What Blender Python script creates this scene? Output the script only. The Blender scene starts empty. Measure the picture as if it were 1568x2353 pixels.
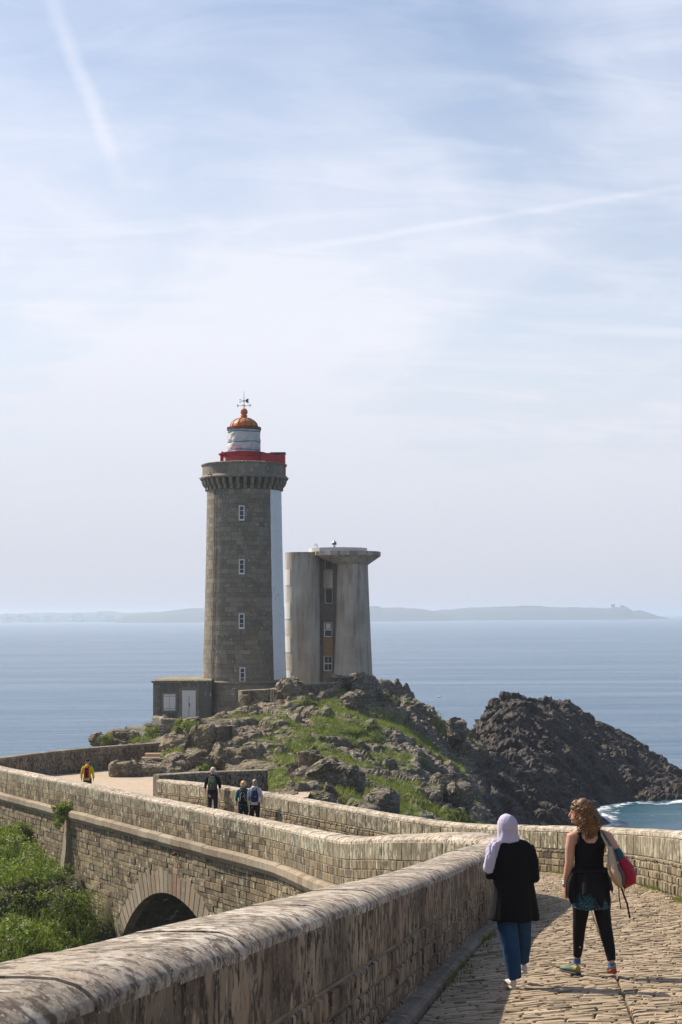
import bpy, math, random
import numpy as np
from mathutils import Vector, Matrix
random.seed(7); rng = np.random.RandomState(7)
S = bpy.context.scene; COL = S.collection
R = math.radians
EYE = Vector((0, 0, 18.5)); SEA = -18.5
F = 3500.0
# ---------------------------------------------------------------- camera
pitch = math.atan(238.75 / F)
MC = Matrix.Rotation(R(90) + pitch, 3, 'X') @ Matrix.Rotation(-0.0060, 3, 'Z')
cd = bpy.data.cameras.new('camera'); cam = bpy.data.objects.new('camera', cd); COL.objects.link(cam)
cam.matrix_world = Matrix.Translation(EYE) @ MC.to_4x4()
cd.sensor_fit = 'VERTICAL'; cd.sensor_height = 36; cd.lens = F / 2352.5 * 36
cd.clip_start = 0.1; cd.clip_end = 90000
S.camera = cam
def P(px, py, Y):
    d = MC @ Vector(((px - 784) / F, -(py - 1176.25) / F, -1))
    t = Y / d.y
    return Vector((d.x * t, Y, d.z * t + 18.5))
def Wd(x, y, zr): return Vector((x, y, zr + 18.5))
# ---------------------------------------------------------------- object helpers
LOC = {}
def tag(o, label=None, cat=None, group=None, kind=None):
    if label: o['label'] = label
    if cat: o['category'] = cat
    if group: o['group'] = group
    if kind: o['kind'] = kind
    return o
def thing(name, loc, label, cat, group=None, rz=0.0):
    o = bpy.data.objects.new(name, None); COL.objects.link(o)
    o.empty_display_size = 0.2
    o.location = loc; o.rotation_euler = (0, 0, rz)
    tag(o, label, cat, group); LOC[o.name] = Vector(loc)
    return o
def linkobj(name, me, parent=None, local=False):
    o = bpy.data.objects.new(name, me); COL.objects.link(o)
    if parent is not None:
        o.parent = parent
        L = LOC.get(parent.name, Vector((0, 0, 0)))
        if not local:
            me.transform(Matrix.Translation(-L))
        LOC[o.name] = L
    return o
class MB:
    def __init__(s): s.v = []; s.f = []; s.t = []
    def add(s, vs, fs, tint=None):
        b = len(s.v); s.v.extend([tuple(p) for p in vs])
        for f in fs: s.f.append(tuple(i + b for i in f)); s.t.append(0.5 if tint is None else tint)
    def box(s, c, d, rz=0.0, tint=None, M=None):
        c = Vector(c); hx, hy, hz = d[0] / 2, d[1] / 2, d[2] / 2
        rot = Matrix.Rotation(rz, 3, 'Z') if M is None else M
        vs = [c + rot @ Vector((x, y, z)) for x in (-hx, hx) for y in (-hy, hy) for z in (-hz, hz)]
        s.add(vs, [(0, 1, 3, 2), (4, 6, 7, 5), (0, 4, 5, 1), (2, 3, 7, 6), (0, 2, 6, 4), (1, 5, 7, 3)], tint)
    def loft(s, rings, cap=True, tint=None, closed=True):
        n = len(rings[0]); vs = []; fs = []
        for r in rings: vs.extend(r)
        for i in range(len(rings) - 1):
            for j in range(n if closed else n - 1):
                a = i * n + j; b = i * n + (j + 1) % n
                fs.append((a, b, b + n, a + n))
        if cap:
            fs.append(tuple(range(n - 1, -1, -1))); fs.append(tuple((len(rings) - 1) * n + j for j in range(n)))
        s.add(vs, fs, tint)
    def tube(s, pts, rad, n=10, cap=True, flat=None, tint=None):
        pts = [Vector(p) for p in pts]
        if not hasattr(rad, '__len__'): rad = [rad] * len(pts)
        rings = []; pu = None
        for i, p in enumerate(pts):
            d = (pts[min(i + 1, len(pts) - 1)] - pts[max(i - 1, 0)])
            d = d.normalized() if d.length > 1e-9 else Vector((0, 0, 1))
            if pu is None:
                a = Vector((1, 0, 0)) if abs(d.x) < 0.8 else Vector((0, 1, 0))
                pu = (a - d * a.dot(d)).normalized()
            else:
                pu = (pu - d * pu.dot(d)).normalized()
            w = d.cross(pu); r = rad[i]; ru, rv = (r if hasattr(r, '__len__') else (r, r))
            rings.append([p + pu * (ru * math.cos(k * 2 * math.pi / n)) + w * (rv * math.sin(k * 2 * math.pi / n)) for k in range(n)])
        s.loft(rings, cap, tint)
    def ell(s, c, r, nu=14, nv=9, M=None, tint=None):
        rings = []
        M = M or Matrix.Identity(3); c = Vector(c)
        for i in range(nv + 1):
            a = -math.pi / 2 + math.pi * i / nv * 0.998 + 0.003
            rings.append([c + M @ Vector((r[0] * math.cos(a) * math.cos(k * 2 * math.pi / nu), r[1] * math.cos(a) * math.sin(k * 2 * math.pi / nu), r[2] * math.sin(a))) for k in range(nu)])
        s.loft(rings, True, tint)
    def lathe(s, c, prof, n=48, cap=True, tint=None, a0=0, a1=None):
        c = Vector(c); rings = []
        closed = a1 is None
        m = n if closed else n + 1
        for (r, z) in prof:
            rings.append([c + Vector((r * math.cos(a0 + ((a1 - a0) if a1 is not None else 2 * math.pi) * k / n), r * math.sin(a0 + ((a1 - a0) if a1 is not None else 2 * math.pi) * k / n), z)) for k in range(m)])
        s.loft(rings, cap and closed, tint, closed)
    def mesh(s, name, mat, smooth=False, fix=True, sharp=False):
        me = bpy.data.meshes.new(name); me.from_pydata(s.v, [], s.f)
        at = me.attributes.new('tint', 'FLOAT', 'FACE')
        at.data.foreach_set('value', np.array(s.t, dtype=np.float32))
        if mat: me.materials.append(mat)
        if smooth: me.polygons.foreach_set('use_smooth', [True] * len(me.polygons))
        me.update()
        if smooth: me.set_sharp_from_angle(angle=R(48))
        return me
    def build(s, name, mat, parent=None, smooth=False, local=False):
        return linkobj(name, s.mesh(name, mat, smooth), parent, local)
def np_mesh(name, V, Fc, mat, attrs=None, smooth=False, fattrs=None):
    me = bpy.data.meshes.new(name)
    V = np.asarray(V, dtype=np.float32); Fc = np.asarray(Fc, dtype=np.int32)
    k = Fc.shape[1]
    me.vertices.add(len(V)); me.vertices.foreach_set('co', V.ravel())
    me.loops.add(Fc.size); me.loops.foreach_set('vertex_index', Fc.ravel())
    me.polygons.add(len(Fc)); me.polygons.foreach_set('loop_start', np.arange(0, Fc.size, k, dtype=np.int32))
    try: me.polygons.foreach_set('loop_total', np.full(len(Fc), k, dtype=np.int32))
    except Exception: pass
    for n_, a in (attrs or {}).items():
        at = me.attributes.new(n_, 'FLOAT', 'POINT'); at.data.foreach_set('value', np.asarray(a, dtype=np.float32))
    for n_, a in (fattrs or {}).items():
        at = me.attributes.new(n_, 'FLOAT', 'FACE'); at.data.foreach_set('value', np.asarray(a, dtype=np.float32))
    me.polygons.foreach_set('use_smooth', np.full(len(Fc), smooth, dtype=bool))
    if mat: me.materials.append(mat)
    me.update(calc_edges=True); me.validate()
    return me
# ---------------------------------------------------------------- numpy noise
def h3(i, j, k, s):
    n = (i.astype(np.int64) * 73856093) ^ (j.astype(np.int64) * 19349663) ^ (k.astype(np.int64) * 83492791) ^ (s * 2654435761 & 0x7fffffff)
    n = (n ^ (n >> 13)) & 0x7fffffff
    n = (n * (n * n * 15731 % 0x7fffffff + 789221) + 1376312589) & 0x7fffffff
    n = (n ^ (n >> 11)) * 48271 & 0x7fffffff
    return n / float(0x7fffffff)
def vnoise(Q, s=0):
    I = np.floor(Q).astype(np.int64); f = Q - I; f = f * f * (3 - 2 * f); out = 0
    for a in (0, 1):
        for b in (0, 1):
            for c in (0, 1):
                w = (f[:, 0] if a else 1 - f[:, 0]) * (f[:, 1] if b else 1 - f[:, 1]) * (f[:, 2] if c else 1 - f[:, 2])
                out = out + w * h3(I[:, 0] + a, I[:, 1] + b, I[:, 2] + c, s)
    return out * 2 - 1
def fbm(Q, o=4, s=0):
    t = 0; a = 0.5
    for k in range(o): t = t + a * vnoise(Q, s + k * 17); Q = Q * 2.03 + 7.7; a *= 0.5
    return t
def facet(Q, s=0, tilt=0.8, crack=False):
    I = np.floor(Q).astype(np.int64); best = np.full(len(Q), 9e9); sec = np.full(len(Q), 9e9); val = np.zeros(len(Q))
    for a in (-1, 0, 1):
        for b in (-1, 0, 1):
            for c in (-1, 0, 1):
                i, j, k = I[:, 0] + a, I[:, 1] + b, I[:, 2] + c
                cx = i + h3(i, j, k, s + 1); cy = j + h3(i, j, k, s + 2); cz = k + h3(i, j, k, s + 3)
                dx, dy, dz = Q[:, 0] - cx, Q[:, 1] - cy, Q[:, 2] - cz
                d = dx * dx + dy * dy + dz * dz
                v = (h3(i, j, k, s + 4) - 0.5) * 1.6 + tilt * ((h3(i, j, k, s + 5) - .5) * dx + (h3(i, j, k, s + 6) - .5) * dy + (h3(i, j, k, s + 7) - .5) * dz) * 2
                m = d < best; sec = np.where(m, best, np.minimum(sec, d)); best = np.where(m, d, best); val = np.where(m, v, val)
    if crack: return val, np.exp(-(np.sqrt(sec) - np.sqrt(best)) / .07)
    return val
# ---------------------------------------------------------------- materials
class NT:
    def __init__(s, name):
        s.m = bpy.data.materials.new(name); s.m.use_nodes = True; s.t = s.m.node_tree; s.n = s.t.nodes
        s.b = s.n['Principled BSDF']; s.L = s.t.links.new
    def node(s, ty, **k):
        x = s.n.new(ty)
        for a, v in k.items(): setattr(x, a, v)
        return x
    def setin(s, x, key, v):
        if v is None: return
        if hasattr(v, 'is_output'): s.L(v, x.inputs[key])
        else: x.inputs[key].default_value = v if not (isinstance(v, tuple) and len(v) == 3 and x.inputs[key].type == 'RGBA') else (*v, 1)
    def co(s, kind='Object'): return s.node('ShaderNodeTexCoord').outputs[kind]
    def pos(s): return s.node('ShaderNodeNewGeometry').outputs['Position']
    def mapv(s, v, scale=(1, 1, 1), rot=(0, 0, 0), loc=(0, 0, 0)):
        x = s.node('ShaderNodeMapping'); s.L(v, x.inputs[0]); x.inputs['Scale'].default_value = scale; x.inputs['Rotation'].default_value = rot; x.inputs['Location'].default_value = loc
        return x.outputs[0]
    def noise(s, v, scale, det=4, rough=.55, dist=0.0):
        x = s.node('ShaderNodeTexNoise'); s.L(v, x.inputs['Vector']); x.inputs['Scale'].default_value = scale; x.inputs['Detail'].default_value = det
        x.inputs['Roughness'].default_value = rough; x.inputs['Distortion'].default_value = dist
        return x.outputs['Fac']
    def vor(s, v, scale, feat='F1', out='Distance', rnd=1.0):
        x = s.node('ShaderNodeTexVoronoi', feature=feat); s.L(v, x.inputs['Vector']); x.inputs['Scale'].default_value = scale; x.inputs['Randomness'].default_value = rnd
        return x.outputs[out]
    def rng(s, v, a, b, c=0.0, d=1.0, clamp=True):
        x = s.node('ShaderNodeMapRange', clamp=clamp); s.setin(x, 0, v)
        for i, q in enumerate((a, b, c, d)): s.setin(x, i + 1, q)
        return x.outputs[0]
    def mix(s, f, a, b, mode='MIX'):
        x = s.node('ShaderNodeMix', data_type='RGBA', blend_type=mode); s.setin(x, 0, f); s.setin(x, 6, a); s.setin(x, 7, b)
        return x.outputs[2]
    def math(s, op, a, b=None, c=None):
        x = s.node('ShaderNodeMath', operation=op); s.setin(x, 0, a); s.setin(x, 1, b)
        if c is not None: s.setin(x, 2, c)
        return x.outputs[0]
    def attr(s, n): return s.node('ShaderNodeAttribute', attribute_name=n).outputs['Fac']
    def bump(s, h, st=.5, dist=.02, nrm=None):
        x = s.node('ShaderNodeBump'); s.L(h, x.inputs['Height']); x.inputs['Strength'].default_value = st; x.inputs['Distance'].default_value = dist
        if nrm: s.L(nrm, x.inputs['Normal'])
        return x.outputs[0]
    def out(s, col=None, rough=None, nrm=None, **k):
        s.setin(s.b, 'Base Color', col); s.setin(s.b, 'Roughness', rough)
        if nrm: s.L(nrm, s.b.inputs['Normal'])
        for a, v in k.items(): s.setin(s.b, a.replace('_', ' '), v)
        return s.m
def stone(name, ca, cb, lich=.25, lc=(.42, .41, .33), lc2=(.40, .36, .16), scale=1.0, bump=.5, dirt=.5, dirtc=(.06, .045, .035), streak=(1, 1, 1), lscale=9, bd=.02, dr=(.45, .68), sm=(.40, .60), spc=(.50, .47, .39), ov=0):
    n = NT(name); p = n.pos(); q = n.mapv(p, streak)
    t = n.attr('tint')
    c = n.mix(t, ca, cb)
    big = n.noise(q, .6 * scale, 5, .6)
    c = n.mix(n.rng(big, .35, .7), c, n.mix(.6, c, (1.25, 1.15, 1.0), 'MULTIPLY'))
    d = n.rng(n.noise(q, 1.7 * scale, 6, .65), *dr)
    c = n.mix(n.math('MULTIPLY', d, dirt), c, dirtc)
    fine = n.noise(p, 38 * scale, 3, .7)
    c = n.mix(.65, c, n.mix(fine, (.5, .5, .5), (1.45, 1.45, 1.45)), 'MULTIPLY')
    wp = n.mapv(q, (1, 1, 1), (0, 0, 0), (3.3, 1.7, 9.1))
    l1 = n.noise(wp, lscale, 5, .7, .6); l1 = n.rng(l1, .60 - .12 * lich, .66 - .10 * lich)
    msk = n.rng(n.noise(p, .9, 3), .38, .62)
    c = n.mix(n.math('MULTIPLY', l1, n.math('MULTIPLY_ADD', msk, .75, .25)), c, lc)
    sp = n.rng(n.vor(wp, lscale * .55), .13 + .1 * lich, .05 + .1 * lich); 
    c = n.mix(n.math('MULTIPLY', sp, n.rng(n.noise(p, 1.3, 2), *sm)), c, spc)
    s2 = n.rng(n.vor(wp, 17), .20, .12); c = n.mix(n.math('MULTIPLY', s2, n.rng(n.noise(p, 2.1, 3), .38, .58, 0, .75 * min(1, lich))), c, lc)
    s3 = n.rng(n.vor(n.mapv(wp, (1, 1, 1), (0, 0, 0), (5, 5, 5)), 31), .24, .14); c = n.mix(n.math('MULTIPLY', s3, .6 * min(1, lich)), c, lc)
    if ov: s4 = n.rng(n.vor(n.mapv(p, (1, 1, .6), (0, 0, 0), (1.2, 8, 3)), 3.4), .33, .27); c = n.mix(n.math('MULTIPLY', s4, n.rng(n.noise(p, .8, 3), .42, .52, 0, .85)), c, (.32, .24, .17))
    l2 = n.rng(n.noise(wp, lscale * .6, 4, .7), .66, .72)
    c = n.mix(n.math('MULTIPLY', l2, lich), c, lc2)
    h = n.math('ADD', n.math('MULTIPLY', fine, .35), n.noise(p, 9 * scale, 5, .65))
    return n.out(c, .93, n.bump(h, bump, bd))
def plain(name, col, rough=.7, var=.25, vscale=6, bump=0.0, bscale=60, metal=0.0, spec=None):
    n = NT(name); p = n.co()
    f = n.noise(p, vscale, 4)
    c = n.mix(f, tuple(x * (1 - var) for x in col), tuple(min(1, x * (1 + var)) for x in col))
    nr = n.bump(n.noise(p, bscale, 3), bump, .01) if bump else None
    kw = {'Metallic': metal}
    if spec is not None: kw['Specular IOR Level'] = spec
    n.out(c, rough, nr)
    n.b.inputs['Metallic'].default_value = metal
    if spec is not None: n.b.inputs['Specular IOR Level'].default_value = spec
    return n.m
M = {}
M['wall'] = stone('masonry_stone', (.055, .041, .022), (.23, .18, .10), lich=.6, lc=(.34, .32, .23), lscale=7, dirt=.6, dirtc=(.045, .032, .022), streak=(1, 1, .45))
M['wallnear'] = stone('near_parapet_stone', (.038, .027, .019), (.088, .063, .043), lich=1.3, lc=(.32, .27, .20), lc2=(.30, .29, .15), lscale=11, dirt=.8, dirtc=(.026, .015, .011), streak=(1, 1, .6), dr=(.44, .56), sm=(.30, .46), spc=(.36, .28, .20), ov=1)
M['nearcop'] = stone('near_coping_stone', (.25, .21, .165), (.37, .31, .245), lich=1.0, lc=(.60, .55, .48), lscale=11, dirt=.88, dirtc=(.07, .052, .04), scale=6.0, dr=(.46, .54))
M['coping'] = stone('coping_stone', (.30, .26, .20), (.43, .375, .295), lich=.9, lc=(.62, .57, .49), lscale=8, dirt=.85, dirtc=(.10, .078, .06), scale=4.6, dr=(.47, .56))
M['slab'] = stone('parapet_slab_stone', (.095, .080, .049), (.175, .148, .094), lich=1.0, lc=(.42, .40, .30), lc2=(.42, .38, .18), lscale=8, dirt=.35, streak=(1, 1, .55))
M['mortar'] = stone('lime_mortar', (.25, .22, .165), (.33, .295, .23), lich=.2, dirt=.5, dirtc=(.10, .075, .05))
M['stained'] = stone('rust_stained_granite', (.16, .10, .065), (.26, .185, .125), lich=.1, dirt=.6, dirtc=(.07, .03, .02), streak=(1, 1, .3))
M['joint'] = stone('bridge_mortar', (.17, .14, .10), (.26, .22, .16), lich=.2, dirt=.6, dirtc=(.06, .045, .03))
M['arch'] = stone('arch_granite', (.16, .14, .10), (.28, .245, .185), lich=.2, lc=(.40, .37, .32), dirt=.4, dirtc=(.22, .10, .05), streak=(1, 1, .3))
M['ashlar'] = stone('tower_granite', (.155, .136, .105), (.255, .228, .18), lich=.1, dirt=.4, dirtc=(.09, .075, .06), lscale=3, bump=.25)
M['tmort'] = stone('tower_joint', (.075, .065, .055), (.10, .09, .075), lich=.0, dirt=.2)
M['annexm'] = stone('annex_render', (.095, .092, .08), (.155, .15, .135), lich=.1, dirt=.5, dirtc=(.05, .05, .045), streak=(1, 1, .35), lscale=2)
M['ground'] = stone('sandy_gravel', (.40, .31, .23), (.50, .40, .31), lich=0, dirt=.25, dirtc=(.25, .2, .14), scale=1.5, bump=.7)
M['kerb'] = stone('kerb_stone', (.13, .11, .09), (.20, .175, .145), lich=.1, dirt=.5)
def sandmat():
    n = NT('sand_ground'); p = n.pos()
    c = n.mix(n.noise(p, .5, 5, .6), (.36, .28, .20), (.50, .41, .31))
    c = n.mix(n.rng(n.noise(p, 5, 4, .7), .5, .62, 0, .6), c, (.25, .195, .14)); c = n.mix(n.rng(n.vor(p, 7), .25, .15, 0, .7), c, (.50, .44, .35))
    c = n.mix(n.rng(n.noise(p, .35, 4), .60, .70), c, (.20, .20, .07))
    return n.out(c, .97, n.bump(n.noise(p, 12, 5, .7), .6, .04))
M['sand'] = sandmat()
def cobblemat():
    n = NT('cobblestone'); p = n.pos(); t = n.attr('tint')
    r = n.node('ShaderNodeValToRGB'); n.L(t, r.inputs[0]); e = r.color_ramp.elements
    e[0].position = 0; e[0].color = (.13, .098, .06, 1); e[1].position = 1; e[1].color = (.46, .37, .26, 1)
    for q, cc in ((.3, (.27, .212, .135, 1)), (.55, (.35, .28, .19, 1)), (.8, (.35, .26, .175, 1))): x = e.new(q); x.color = cc
    c = n.mix(.7, r.outputs[0], n.mix(n.noise(p, 22, 5, .7), (.5, .5, .5), (1.35, 1.35, 1.35)), 'MULTIPLY')
    c = n.mix(n.rng(n.noise(p, 1.2, 4), .55, .75, 0, .5), c, (.17, .13, .09))
    return n.out(c, .8, n.bump(n.noise(p, 30, 4, .6), .6, .012))
M['cobble'] = cobblemat()
def groutmat():
    n = NT('path_bed'); p = n.pos()
    c = n.mix(n.noise(p, 8, 4), (.055, .038, .025), (.12, .085, .055))
    c = n.mix(n.rng(n.noise(p, .8, 4), .56, .66), c, (.06, .08, .02))
    return n.out(c, .98, n.bump(n.noise(p, 40, 4), .7, .01))
M['grout'] = groutmat()
def rockmat():
    n = NT('sea_rock'); p = n.pos()
    q = n.mapv(p, (1, 1, 2.4), (R(25), R(-20), R(15)))
    c = n.mix(n.rng(n.noise(q, .9, 6, .65), .3, .7), (.085, .074, .058), (.27, .235, .18))
    c = n.mix(n.rng(n.noise(q, 3.2, 6, .7), .46, .62), c, (.09, .075, .06))
    c = n.mix(n.rng(n.noise(p, 5.5, 6, .75, .4), .56, .61, 0, .85), c, (.44, .42, .34))
    c = n.mix(n.rng(n.noise(p, 2.2, 4, .7), .64, .70, 0, .5), c, (.33, .27, .08))
    sk = n.rng(n.vor(p, 6.5), .26, .14); c = n.mix(n.math('MULTIPLY', sk, n.rng(n.noise(p, 1.1, 4), .4, .6, 0, .8)), c, (.42, .40, .33))
    c = n.mix(n.rng(n.noise(p, .8, 6, .75, .3), .58, .66, 0, .7), c, (.15, .15, .035))
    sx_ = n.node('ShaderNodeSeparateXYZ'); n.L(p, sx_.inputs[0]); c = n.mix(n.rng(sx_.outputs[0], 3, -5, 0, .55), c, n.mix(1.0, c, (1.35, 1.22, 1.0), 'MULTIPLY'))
    dk = n.mix(n.noise(q, 1.1, 6, .65), (.015, .0115, .009), (.066, .047, .034))
    dk = n.mix(n.rng(n.noise(q, 4, 5, .7), .62, .7, 0, .6), dk, (.17, .13, .10))
    c = n.mix(n.attr('dark'), c, dk)
    g = n.mix(n.noise(p, 3, 4), (.045, .08, .012), (.12, .16, .03))
    g = n.mix(n.rng(n.noise(p, 2.5, 5, .7), .50, .60), g, (.22, .17, .09))
    c = n.mix(n.attr('grass'), c, g)
    qs = n.mapv(p, (.5, 1.1, 3.4), (R(12), R(-22), R(10))); qv = n.mapv(p, (2.2, 2.2, .5), (R(8), R(-14), 0))
    h = n.mix(n.attr('dark'), n.noise(qs, 1.5, 8, .62), n.noise(qv, 1.1, 8, .62))
    nb = n.bump(h, 1.0, .38)
    nb = n.bump(n.noise(p, 11, 6, .75), .7, .05, nb)
    return n.out(c, n.rng(n.attr('dark'), 0, 1, .95, .65), nb)
M['rock'] = rockmat()
def leafmat(name, a, b, c3=None):
    n = NT(name); t = n.attr('tint')
    c = n.mix(t, a, b)
    if c3: c = n.mix(n.rng(t, .93, .97), c, c3)
    n.out(c, .6)
    tr = n.node('ShaderNodeBsdfTranslucent'); n.L(n.mix(.5, c, (1.3, 1.5, .6), 'MULTIPLY'), tr.inputs[0])
    mx = n.node('ShaderNodeMixShader'); mx.inputs[0].default_value = .3
    n.L(n.b.outputs[0], mx.inputs[1]); n.L(tr.outputs[0], mx.inputs[2]); n.L(mx.outputs[0], n.n['Material Output'].inputs[0])
    return n.m
M['grass'] = leafmat('grass_blade', (.08, .13, .014), (.25, .30, .05), (.34, .27, .10))
M['leaf'] = leafmat('bush_leaf', (.055, .105, .013), (.27, .33, .05))
M['flower'] = leafmat('flower_white', (.42, .45, .22), (.62, .60, .45))
M['pinkflower'] = leafmat('flower_pink', (.40, .26, .30), (.52, .40, .42))
M['soil'] = plain('bank_soil', (.05, .045, .022), .97, .4, 3, .6, 8)
M['red'] = plain('red_paint', (.42, .012, .022), .45, .2, 2)
M['orange'] = plain('orange_dome_paint', (.52, .15, .028), .55, .25, 3, .2, 10)
M['rust'] = plain('rusty_iron', (.16, .045, .02), .8, .4, 8)
M['dkmetal'] = plain('dark_iron_and_shade', (.03, .03, .035), .5)
M['galv'] = plain('galvanised_steel', (.35, .36, .38), .45, .15, 5, 0, 60, .6)
M['whitep'] = plain('white_painted_wood', (.68, .68, .66), .6, .08, 4, .1, 30)
M['tarred'] = plain('black_tarpaulin', (.03, .03, .035), .7)
M['rope'] = plain('blue_rope', (.02, .22, .36), .7)
M['wood'] = plain('weathered_wood', (.33, .29, .22), .85, .25, 8, .4, 30)
def glassmat():
    n = NT('window_glass'); return n.out((.03, .04, .055), .12)
M['glass'] = glassmat()
def whitewash():
    n = NT('white_paint_band'); p = n.pos()
    c = n.mix(n.noise(p, .8, 4), (.78, .79, .80), (.86, .87, .87))
    c = n.mix(n.rng(n.noise(n.mapv(p, (1, 1, .5)), 3.4, 6, .75), .60, .66, 0, .7), c, (.25, .25, .24))
    return n.out(c, .7, n.bump(n.noise(p, 6, 4), .2, .02))
M['whitewash'] = whitewash()
def tarp():
    n = NT('white_tarpaulin'); p = n.co()
    c = n.mix(n.noise(p, 1.5, 4), (.56, .55, .53), (.72, .71, .69))
    c = n.mix(n.rng(n.noise(n.mapv(p, (1, 1, 4)), .9, 3), .58, .68, 0, .5), c, (.62, .42, .34))
    h = n.noise(n.mapv(p, (1, 1, .35)), 3.2, 4, .6, 1.5)
    return n.out(c, .5, n.bump(h, .8, .25))
M['tarp'] = tarp()
def concrete():
    n = NT('stained_concrete'); p = n.pos()
    st = n.mapv(p, (1, 1, .10))
    c = n.mix(n.rng(n.noise(p, .35, 5), .3, .7), (.36, .32, .25), (.55, .515, .455))
    c = n.mix(n.rng(n.noise(st, 2.6, 6, .6), .48, .74, 0, .45), c, (.20, .16, .13))
    c = n.mix(n.rng(n.noise(st, 1.3, 4, .6), .52, .68, 0, .55), c, (.24, .135, .10))
    z = n.node('ShaderNodeSeparateXYZ'); n.L(p, z.inputs[0])
    top = n.rng(z.outputs[2], 22.0, 24.8, 0, 1)
    rs = n.rng(n.noise(n.mapv(p, (1, 1, .12)), 2.2, 5, .7), .50, .60)
    c = n.mix(n.math('MULTIPLY', n.math('MULTIPLY', top, rs), .75), c, (.24, .085, .03))
    c = n.mix(n.rng(n.noise(p, 14, 4, .7), .66, .74, 0, .4), c, (.42, .40, .37))
    form = n.node('ShaderNodeTexWave', wave_type='BANDS', bands_direction='Z'); n.L(p, form.inputs[0]); form.inputs['Scale'].default_value = .55; form.inputs['Distortion'].default_value = .4
    return n.out(c, .9, n.bump(n.math('ADD', n.noise(p, 5, 5), n.math('MULTIPLY', form.outputs['Fac'], .2)), .35, .04))
M['concrete'] = concrete()
M['ochre'] = plain('ochre_panel', (.26, .17, .07), .9, .5, 2.5, .3, 6)
M['darkpanel'] = plain('stained_dark_panel', (.12, .10, .085), .9, .6, 1.5, .3, 6)
M['panel'] = plain('pale_cladding_panel', (.58, .57, .53), .8, .08, 3)

# ---------------------------------------------------------------- masonry generator
def masonry(mb, fn, u0, u1, v0, v1, row=.18, lmin=.22, lmax=.5, gap=.012, proud=.02, bev=.012, usub=1, mask=None, rowj=.25, jit=.004, tr=(0, 1)):
    v = v0
    while v < v1 - .03:
        h = row * random.uniform(1 - rowj, 1 + rowj)
        vt = min(v + h, v1)
        if v1 - vt < row * .4: vt = v1
        u = u0 - random.uniform(0, lmax)
        while u < u1:
            l = random.uniform(lmin, lmax); a = max(u, u0); b = min(u + l, u1); u += l
            if b - a < gap * 3: continue
            if mask and not mask((a + b) / 2, (v + vt) / 2): continue
            pr = proud * random.uniform(.4, 1.3); t = random.uniform(*tr)
            n = max(1, int(usub)); vs = []; fs = []
            j = lambda: random.uniform(-jit, jit)
            lo = []; hi = []; lo2 = []; hi2 = []
            jb, jt_ = j(), j()
            for k in range(n + 1):
                uu = a + gap / 2 + (b - a - gap) * k / n
                e = bev if k == 0 else (-bev if k == n else 0)
                lo.append(fn(uu, v + gap / 2 + jb, 0)); hi.append(fn(uu, vt - gap / 2 + jt_, 0))
                lo2.append(fn(uu + e, v + gap / 2 + bev + j(), pr)); hi2.append(fn(uu + e, vt - gap / 2 - bev + j(), pr))
            vs = lo + lo2 + hi2 + hi; m = n + 1
            for r_ in range(3):
                for k in range(n): q = r_ * m + k; fs.append((q, q + 1, q + 1 + m, q + m))
            fs.append((0, m, 2 * m, 3 * m)); fs.append((n, n + 3 * m, n + 2 * m, n + m))
            mb.add(vs, fs, t)
        v = vt
def cr(pts, sub=6):
    pts = [Vector(p) for p in pts]; out = []
    for i in range(len(pts) - 1):
        a, b = pts[i], pts[i + 1]; z = pts[max(i - 1, 0)]; c = pts[min(i + 2, len(pts) - 1)]
        for k in range(sub):
            t = k / sub
            out.append(.5 * ((2 * a) + (b - z) * t + (2 * z - 5 * a + 4 * b - c) * t * t + (3 * a - z - 3 * b + c) * t ** 3))
    out.append(pts[-1]); return out
class Line:
    """polyline with arclength; side = +1 puts the normal on the right of the direction"""
    def __init__(s, pts, side):
        s.p = pts; s.u = [0]
        for i in range(1, len(pts)): s.u.append(s.u[-1] + (pts[i] - pts[i - 1]).length)
        s.side = side; s.L = s.u[-1]
        s.nn = []
        for i in range(len(pts)):
            d = pts[min(i + 1, len(pts) - 1)] - pts[max(i - 1, 0)]; d.z = 0; d.normalize()
            s.nn.append(Vector((d.y, -d.x, 0)) * side)
    def at(s, u):
        u = max(0, min(s.L - 1e-6, u)); i = int(np.searchsorted(s.u, u, 'right')) - 1; i = min(max(i, 0), len(s.p) - 2)
        t = (u - s.u[i]) / max(1e-9, s.u[i + 1] - s.u[i])
        return s.p[i].lerp(s.p[i + 1], t), s.nn[i].lerp(s.nn[i + 1], t).normalized()
    def fn(s, H):
        def g(u, v, w):
            p, n = s.at(u); return (p.x + n.x * w, p.y + n.y * w, p.z - H + v)
        return g
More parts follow.
